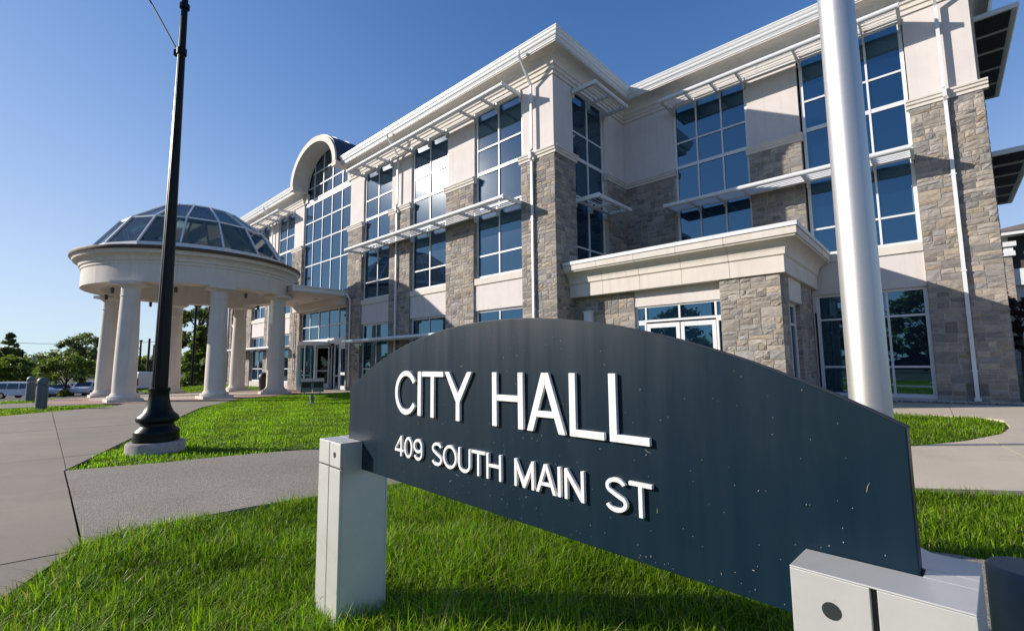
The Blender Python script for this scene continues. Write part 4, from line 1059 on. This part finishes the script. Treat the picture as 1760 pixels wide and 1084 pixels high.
# poles and far lamps
def pole(name, label, px, ptop, pbase, depth, r, mat='far_wood', arm=False):
    b = dpt(px, pbase, depth); tp = dpt(px, ptop, depth); z0 = terr(b[0])-.1
    mb = MB().tube([(b[0], b[1], z0), (b[0], b[1], tp[2])], [r, r*.8], 10)
    if arm:
        l_ = -CR[0]; mb.tube([(b[0], b[1], tp[2]-.2), tuple(np.array([b[0], b[1], tp[2]-.1])+l_*.9), tuple(np.array([b[0], b[1], tp[2]+1.0])+l_*1.6)], .05, 6).lathe([(.02, -.02), (.22, 0), (.24, .12), (.02, .2)], (b[0], b[1], tp[2]), 12)
        mb.tube([(b[0], b[1], tp[2]-1.2), tuple(np.array([b[0], b[1], tp[2]+.2])+l_*1.1)], .04, 6)
    o = obj(name, mb, mat, None, True, origin=(b[0], b[1], z0)); tag(o, label, 'pole' if not arm else 'lamp post'); return o
pole('utility_pole', 'taller of two dark posts standing behind the cargo van', 251, 581, 672, 50, .13)
pole('utility_pole', 'shorter of two dark posts standing behind the cargo van', 260, 592, 672, 50, .12)
pole('street_lamp', 'dark street lamp with curved side arm beyond the cargo van', 237, 586, 665, 62, .13, 'lamp_paint', True)
pole('light_pole', 'tall slim black pole before the evergreen behind the rotunda', 329, 470, 668, 45, .12, 'lamp_paint')
pole('utility_pole', 'pale grey post among the trees left of the rotunda', 53, 610, 668, 75, .22, 'footing')
pa, pb = dpt(-30, 586, 110), dpt(330, 583, 110)
mb = MB().tube([pa+(pb-pa)*t-np.array([0, 0, 2.2*4*t*(1-t)*.4]) for t in np.linspace(0, 1, 12)], .045, 4)
tag(obj('power_line', mb, 'far_wood'), 'thin overhead power line above the parking lot trees', 'cable')

# ================================================================ neighbouring wing at far right
nb = at_ = dpt(1752, 640, 36)
NBx, NBy = nb[0], nb[1]
NB = thing('neighbour_wing', 'tan roofed stone porch building beyond the right end of city hall', 'building', (NBx, NBy, terr(NBx)))
def npx(px, depth): return dpt(px, 600, depth)
k0 = dpt(1726, 600, 40); 
cx0, cy0 = k0[0], k0[1]
obj('wall', MB().box(cx0+.9, cx0+14, cy0+.6, cy0+9, -.3, 9.0), 'stucco', NB)
pq = obj('pier', MB().box(cx0-.4, cx0+1.1, cy0-.1, cy0+1.0, -.3, 10.1), 'mortar', NB); veneer(pq, cx0-.4, cx0+1.1, -.2, 10.0, mY(cy0-.1))
obj('cap', MB().box(cx0-.6, cx0+1.3, cy0-.3, cy0+1.2, 10.1, 10.5).box(cx0-.7, cx0+1.4, cy0-.4, cy0+1.3, 10.9, 11.3).box(cx0-.5, cx0+1.2, cy0-.2, cy0+1.1, 10.5, 10.9), 'white_metal', NB)
obj('eave', MB().box(cx0-1.2, cx0+14, cy0-.9, cy0+9.8, 11.8, 12.1), 'white_metal', NB)
obj('roof', MB().add([(cx0-1.3, cy0-1, 12.1), (cx0+14, cy0-1, 12.1), (cx0+14, cy0+10, 12.1), (cx0-1.3, cy0+10, 12.1), (cx0+3.5, cy0+4.5, 13.8), (cx0+14, cy0+4.5, 13.8)], [(0, 1, 5, 4), (1, 2, 5), (2, 3, 4, 5), (3, 0, 4), (3, 2, 1, 0)]), 'tan_roof', NB)
obj('gable_panel', MB().box(cx0+1.0, cx0+8, cy0+.3, cy0+.55, 9.0, 11.8), 'far_wood', NB)
obj('frieze', MB().box(cx0+.9, cx0+8, cy0+.2, cy0+.5, 7.6, 9.0), 'white_metal', NB)

# ================================================================ trees
def leaves_mesh(centers, radii, n, size, mat, up=.2, flat=.7):
    k = len(centers); idx = rng.integers(0, k, n)
    dirs = rng.normal(size=(n, 3)); dirs /= np.linalg.norm(dirs, axis=1)[:, None]
    rad = rng.random(n)**.45
    P = centers[idx]+dirs*rad[:, None]*radii[idx][:, None]*np.array([1, 1, flat])
    a = rng.normal(size=(n, 3)); a[:, 2] *= .6; a /= np.linalg.norm(a, axis=1)[:, None]
    b = np.cross(a, rng.normal(size=(n, 3))); b /= np.linalg.norm(b, axis=1)[:, None]
    s = size*rng.uniform(.6, 1.3, n)[:, None]
    V = np.stack([P-a*s, P+b*s*.5, P+a*s, P-b*s*.5], 1).reshape(-1, 3)
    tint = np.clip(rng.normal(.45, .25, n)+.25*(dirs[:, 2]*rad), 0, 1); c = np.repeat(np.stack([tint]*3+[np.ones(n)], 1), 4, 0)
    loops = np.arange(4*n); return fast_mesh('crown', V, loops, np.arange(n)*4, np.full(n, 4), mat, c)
def tree(name, label, x, y, H, cr, trunk_h, n, size, mat, group=None, kind='round', seed=0):
    z = terr(x)-.1; r0 = max(.08, H*.018)
    t = thing(name, label, 'tree', (x, y, z), group)
    lr = random.Random(seed*7+3); C = []; RR_ = []; tb = MB()
    top = H*(.92 if kind == 'cone' else .72)
    tb.tube([(0, 0, 0), (lr.uniform(-.1, .1), lr.uniform(-.1, .1), trunk_h), (lr.uniform(-.2, .2), lr.uniform(-.2, .2), top)], [r0*1.35, r0, r0*.25], 8)
    nc = 64
    for i in range(nc):
        a = lr.uniform(0, 6.283); h = lr.random()
        if kind == 'cone': hz = trunk_h*.6+(H-trunk_h*.6)*h; rr = cr*(1-h)**.8*lr.uniform(.45, 1.0); cl_ = cr*(.12+.17*(1-h))
        else:
            ph = math.acos(1-1.75*lr.random()); rr = cr*math.sin(ph)*lr.uniform(.55, .95); hz = trunk_h+(H-trunk_h)*(.5+.46*math.cos(ph)*lr.uniform(.7, 1)); cl_ = cr*lr.uniform(.14, .28)
        p = (rr*math.cos(a), rr*math.sin(a), hz); C.append(p); RR_.append(cl_)
        if i % 2 == 0: tb.tube([(0, 0, max(trunk_h*.7, hz-rr*.9)), (p[0]*.5, p[1]*.5, hz-rr*.25), p], [r0*.42, r0*.25, r0*.08], 5)
    tb.v = [(a, b, c) for a, b, c in tb.v]
    me = bpy.data.meshes.new('trunk'); me.from_pydata(tb.v, [], tb.f); me.materials.append(M['bark']); me.update()
    o = bpy.data.objects.new('trunk', me); place(o, t)
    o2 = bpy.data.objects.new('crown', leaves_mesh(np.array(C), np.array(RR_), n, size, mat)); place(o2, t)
    return t
def ptree(name, label, px, depth, ptop, wpx, trunk, n, size, mat, kind='round', group='trees beyond the parking lot', seed=0):
    b = dpt(px, 640, depth); tp = dpt(px, ptop, depth); H = tp[2]-terr(b[0]); cr = wpx/2/FPX*depth*1.0
    return tree(name, label, b[0], b[1], H, cr, trunk, n, size, mat, group, kind, seed)
ptree('shade_tree', 'dark tapering tree left of the pale grey post', 12, 78, 572, 66, 1.5, 5000, .26, 'leaf_dark', 'cone', seed=1)
ptree('shade_tree', 'round green tree in front of the dark tapering tree', 18, 66, 612, 80, 1.2, 4500, .22, 'leaf_green', seed=2)
ptree('shade_tree', 'tall dark tree reaching above the other parking lot trees', 142, 95, 568, 72, 3.0, 4500, .26, 'leaf_dark', seed=3)
ptree('ornamental_tree', 'small bushy ornamental tree with sunlit leaves beside the rotunda columns', 116, 46, 607, 96, 1.0, 5500, .13, 'leaf_green', seed=4)
ptree('shade_tree', 'mid green tree between the grey post and ornamental tree', 66, 84, 618, 60, 1.4, 3500, .24, 'leaf_dark', seed=5)
ptree('shade_tree', 'yellow green tree behind the cargo van', 252, 64, 612, 60, 1.2, 3500, .2, 'leaf_yellow', seed=6)
ptree('evergreen_tree', 'tall airy evergreen behind the rotunda with sky showing through', 338, 58, 455, 110, 3.0, 9000, .24, 'leaf_dark', 'round', seed=7)
ptree('broadleaf_tree', 'dense sunlit broadleaf tree under the tall evergreen', 340, 52, 560, 78, .6, 8000, .2, 'leaf_green', 'cone', seed=8)
ptree('shade_tree', 'dark tree partly hidden behind the lamp post shaft', 200, 100, 616, 80, 1.5, 3000, .28, 'leaf_dark', seed=9)
ptree('shade_tree', 'bushy dark tree just left of the rotunda behind the ornamental tree', 96, 88, 600, 58, 1.4, 3500, .26, 'leaf_dark', seed=21)
ptree('shade_tree', 'low round tree behind the parked white minivan', 44, 72, 628, 58, .8, 3000, .22, 'leaf_green', seed=22)
ptree('shade_tree', 'distant pale green tree between the two dark posts and the lamp post', 276, 90, 618, 56, 1.2, 3000, .26, 'leaf_green', seed=23)
ptree('purple_tree', 'small purple leaved tree beside the right corner of city hall', 1764, 24, 488, 52, 1.2, 2600, .10, 'leaf_purple', group=None, seed=10)
ptree('shrub', 'low yellow green shrub beside the parked sedans', 112, 44, 668, 22, .1, 500, .1, 'leaf_yellow', group=None, seed=11)
# street trees behind the photographer, mirrored in the windows
src = tree('street_tree', 'leafy street tree mirrored in the city hall windows', -60, -42, 11, 4.5, 2.5, 2600, .38, 'leaf_dark', 'street trees reflected in the windows', seed=12)
for i, (x, y, s) in enumerate(((-72, -46, 1.1), (-84, -40, .9), (-98, -44, 1.2), (-112, -38, 1.05), (-48, -50, 1.0), (-14, -46, .95), (-2, -50, 1.15), (9, -44, .9), (-26, -55, 1.0), (-36, -52, 1.1))):
    c = copy_tree(src); c.location = (x, y, terr(x)-.1); c.scale = (s, s, s); c.rotation_euler = (0, 0, i*1.3)
# far tree line and hill
def far_wood():
    C = []; Rr = []
    for a in np.linspace(0, 1, 60):
        p = dpt(-250+a*720, 628, 190+40*math.sin(a*19)); C.append((p[0], p[1], random.uniform(.5, 4.5))); Rr.append(random.uniform(4.5, 8))
    me = leaves_mesh(np.array(C), np.array(Rr), 9000, .9, 'leaf_dark')
    o = bpy.data.objects.new('far_woodland', me); col.objects.link(o); tag(o, 'distant dark tree line along the horizon behind the parking lot', 'woodland'); stuff(o)
far_wood()
def back_wood():
    C = []; Rr = []
    for x in np.arange(-190, 70, 3.2): C.append((x, -78+8*math.sin(x*.13), random.uniform(1.5, 6))); Rr.append(random.uniform(4, 6.5))
    o = bpy.data.objects.new('street_woodland', leaves_mesh(np.array(C), np.array(Rr), 9000, 1.0, 'leaf_dark')); col.objects.link(o)
    tag(o, 'dark tree belt across the street mirrored in the ground floor windows', 'woodland'); stuff(o)
back_wood()
mb = MB(); pts = [dpt(px, 628, 900) for px in range(-400, 700, 40)]
v = []
for i, p in enumerate(pts): v += [(p[0], p[1], -40), (p[0]-60, p[1]+60, 14+7*math.sin(i*.8)+4*math.sin(i*2.1)), (p[0]-300, p[1]+300, -40)]
struct(obj('hills', mb.add(v, [(3*i+a, 3*i+3+a, 3*i+4+a, 3*i+1+a) for i in range(len(pts)-1) for a in (0, 1)]), 'blue_hill'))

# ================================================================ grass
def in_any(X, Y, polys):
    r = np.zeros(len(X), bool)
    for p in polys: r |= inside(p, X, Y)
    return r
def grass(name, label, poly, dens, hmin, hmax, wid, straw=.05, lean=.5, bright=1., excl=CONC, margin=.0):
    P = np.array(poly); x0, y0 = P.min(0); x1, y1 = P.max(0); n = int((x1-x0)*(y1-y0)*dens)
    X = rng.uniform(x0, x1, n); Y = rng.uniform(y0, y1, n); k = inside(poly, X, Y) & ~in_any(X, Y, excl); X, Y = X[k], Y[k]
    # keep what a viewer near the camera could see, with generous margin
    D = np.stack([X, Y, np.zeros(len(X))], 1); dz = D@CR[2]; dx = D@CR[0]
    k = (dz > .2) & (np.abs(dx) < dz*1.35+.8); X, Y = X[k], Y[k]; n = len(X)
    pat = np.sin(X*2.3+np.sin(Y*1.7)*1.3)*np.cos(Y*2.9-X*.8)+.6*np.sin(X*7.1+1)*np.sin(Y*6.3)
    Z = np.where(X > -34, SL*np.minimum(X, 10), -.3)-.05
    h = rng.uniform(hmin, hmax, n)*(1+.30*pat)*(.5+.5*rng.random(n)); a = rng.uniform(0, 2*np.pi, n)
    ca, sa = np.cos(a), np.sin(a); ln = h*np.abs(rng.normal(0, lean, n)+.12); tw = a+np.pi/2+rng.normal(0, .4, n); wx, wy = np.cos(tw), np.sin(tw)
    w = wid*rng.uniform(.6, 1.3, n)
    def pt(t, f):
        px = X+ca*ln*t**1.8; py = Y+sa*ln*t**1.8; pz = Z+h*(t-.22*t*t*np.minimum(1, ln/h)); return px, py, pz, w*f
    rows = [pt(0, 1), pt(.4, .95), pt(.75, .65)]; V = []
    for px, py, pz, ww in rows: V += [np.stack([px-wx*ww, py-wy*ww, pz], 1), np.stack([px+wx*ww, py+wy*ww, pz], 1)]
    px, py, pz, _ = pt(1, 0); V.append(np.stack([px, py, pz], 1))
    V = np.stack(V, 1).reshape(-1, 3)
    b = (np.arange(n)*7)[:, None]
    L = np.concatenate([b+[0, 1, 3, 2], b+[2, 3, 5, 4], b+[4, 5, 6]], 1).ravel()
    tot = np.tile([4, 4, 3], n); st = np.concatenate([[0], np.cumsum(tot)[:-1]])
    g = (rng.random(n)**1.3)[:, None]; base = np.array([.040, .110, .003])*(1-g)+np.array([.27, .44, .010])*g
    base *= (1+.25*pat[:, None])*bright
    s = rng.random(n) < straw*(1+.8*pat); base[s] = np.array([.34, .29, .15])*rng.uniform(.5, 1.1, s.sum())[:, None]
    cc = np.concatenate([base, np.ones((n, 1))], 1); cc = np.repeat(cc[:, None, :], 7, 1); cc[:, :2, :3] *= .42; cc[:, 2:4, :3] *= .8; cc[:, 6, :3] *= 1.25  # shade at the roots and sunlit tips painted into the blade tint
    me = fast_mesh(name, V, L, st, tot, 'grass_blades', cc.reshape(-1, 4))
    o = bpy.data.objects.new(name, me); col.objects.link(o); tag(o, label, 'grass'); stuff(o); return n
NEAR = [(-5.6, .3), (-3.0, -.8), (-.2, .6), (.9, .9), (.9, 3.2), (-5.0, 3.3), (-5.4, 1.5)]
FAR1 = [(-5.1, 3.0), (.9, 3.0), (3.2, 4.6), (3.2, 8.5), (-.3, 6.9), (-2.8, 5.9), (-5.0, 3.6)]
ISLE = [(-5.2, 8.0), (-.46, 10.17), (.7, 12.73), (.92, 15), (.5, 16.1), (-3, 15.9), (-3.4, 14.6), (-8.7, 14.4), (-9.5, 14.8), (-9.5, 4)]
LAWN = [(-9.41, .75), (-8.13, 4.0), (-6.6, 6.6), (-9.5, 14.9), (-25.8, 14.9), (-26, 12.6), (-27, 11.6), (-25.2, 8.0), (-20.75, 5.28), (-13.1, 2.16)]
STRIPS = [(-27.8, -5), (-22.0, -5), (-22.85, .17), (-25.1, 3.5), (-27.4, 3.0)]
STRIP2 = [(-35.5, -6), (-31.7, -6), (-31.5, .2), (-30.9, 2.9), (-36.4, 4.2), (-36.2, 0)]
tot = 0
tot += grass('grass_stalks', 'scattered long pale stalks standing out of the foreground lawn', NEAR, 260, .13, .24, .0017, .35, .9, 1.25)
tot += grass('grass', 'long green lawn grass under and in front of the sign', NEAR, 7800, .05, .16, .0027, .055, .9)
tot += grass('grass', 'green lawn grass between the sign and the curved path', FAR1, 3400, .05, .14, .0034, .05, .7)
tot += grass('grass', 'green grass island beside the path by the portico', ISLE, 900, .05, .13, .006, .05, .6)
tot += grass('grass', 'sunlit mown lawn around the lamp post footing', LAWN, 950, .04, .09, .006, .03, .5, 1.35)
tot += grass('grass', 'narrow grass strip around the near bollard', STRIPS, 500, .05, .12, .01, .04, .5)
tot += grass('grass', 'narrow grass strip beside the parking lot', STRIP2, 350, .05, .12, .012, .04, .5)
tot += grass('grass', 'grass verge beyond the rotunda plaza', [(-38, 7), (-36.8, 14.8), (-52, 14.7), (-44, 7)], 160, .05, .12, .014, .04, .5)
# dark drainage gravel at the foot of the wall
def gravel():
    mb = MB()
    for i in range(1400):
        x = random.uniform(-3.2, 6); y = random.uniform(20.37, 20.74); r = random.uniform(.015, .04); z = terr(x)-.03+random.uniform(0, .05)
        a = random.uniform(0, 3); v = [(x+r*math.cos(a), y+r*math.sin(a), z), (x-r*math.sin(a), y+r*math.cos(a), z), (x-r*math.cos(a), y-r*math.sin(a), z), (x+r*math.sin(a), y-r*math.cos(a), z), (x, y, z+r*.8)]
        mb.add(v, [(0, 1, 4), (1, 2, 4), (2, 3, 4), (3, 0, 4)])
    o = obj('gravel', mb, 'bollard_paint'); tag(o, 'dark gravel strip along the foot of the stone wall', 'gravel'); stuff(o)
gravel()
print('grass blades', tot, 'objects', len(bpy.data.objects))
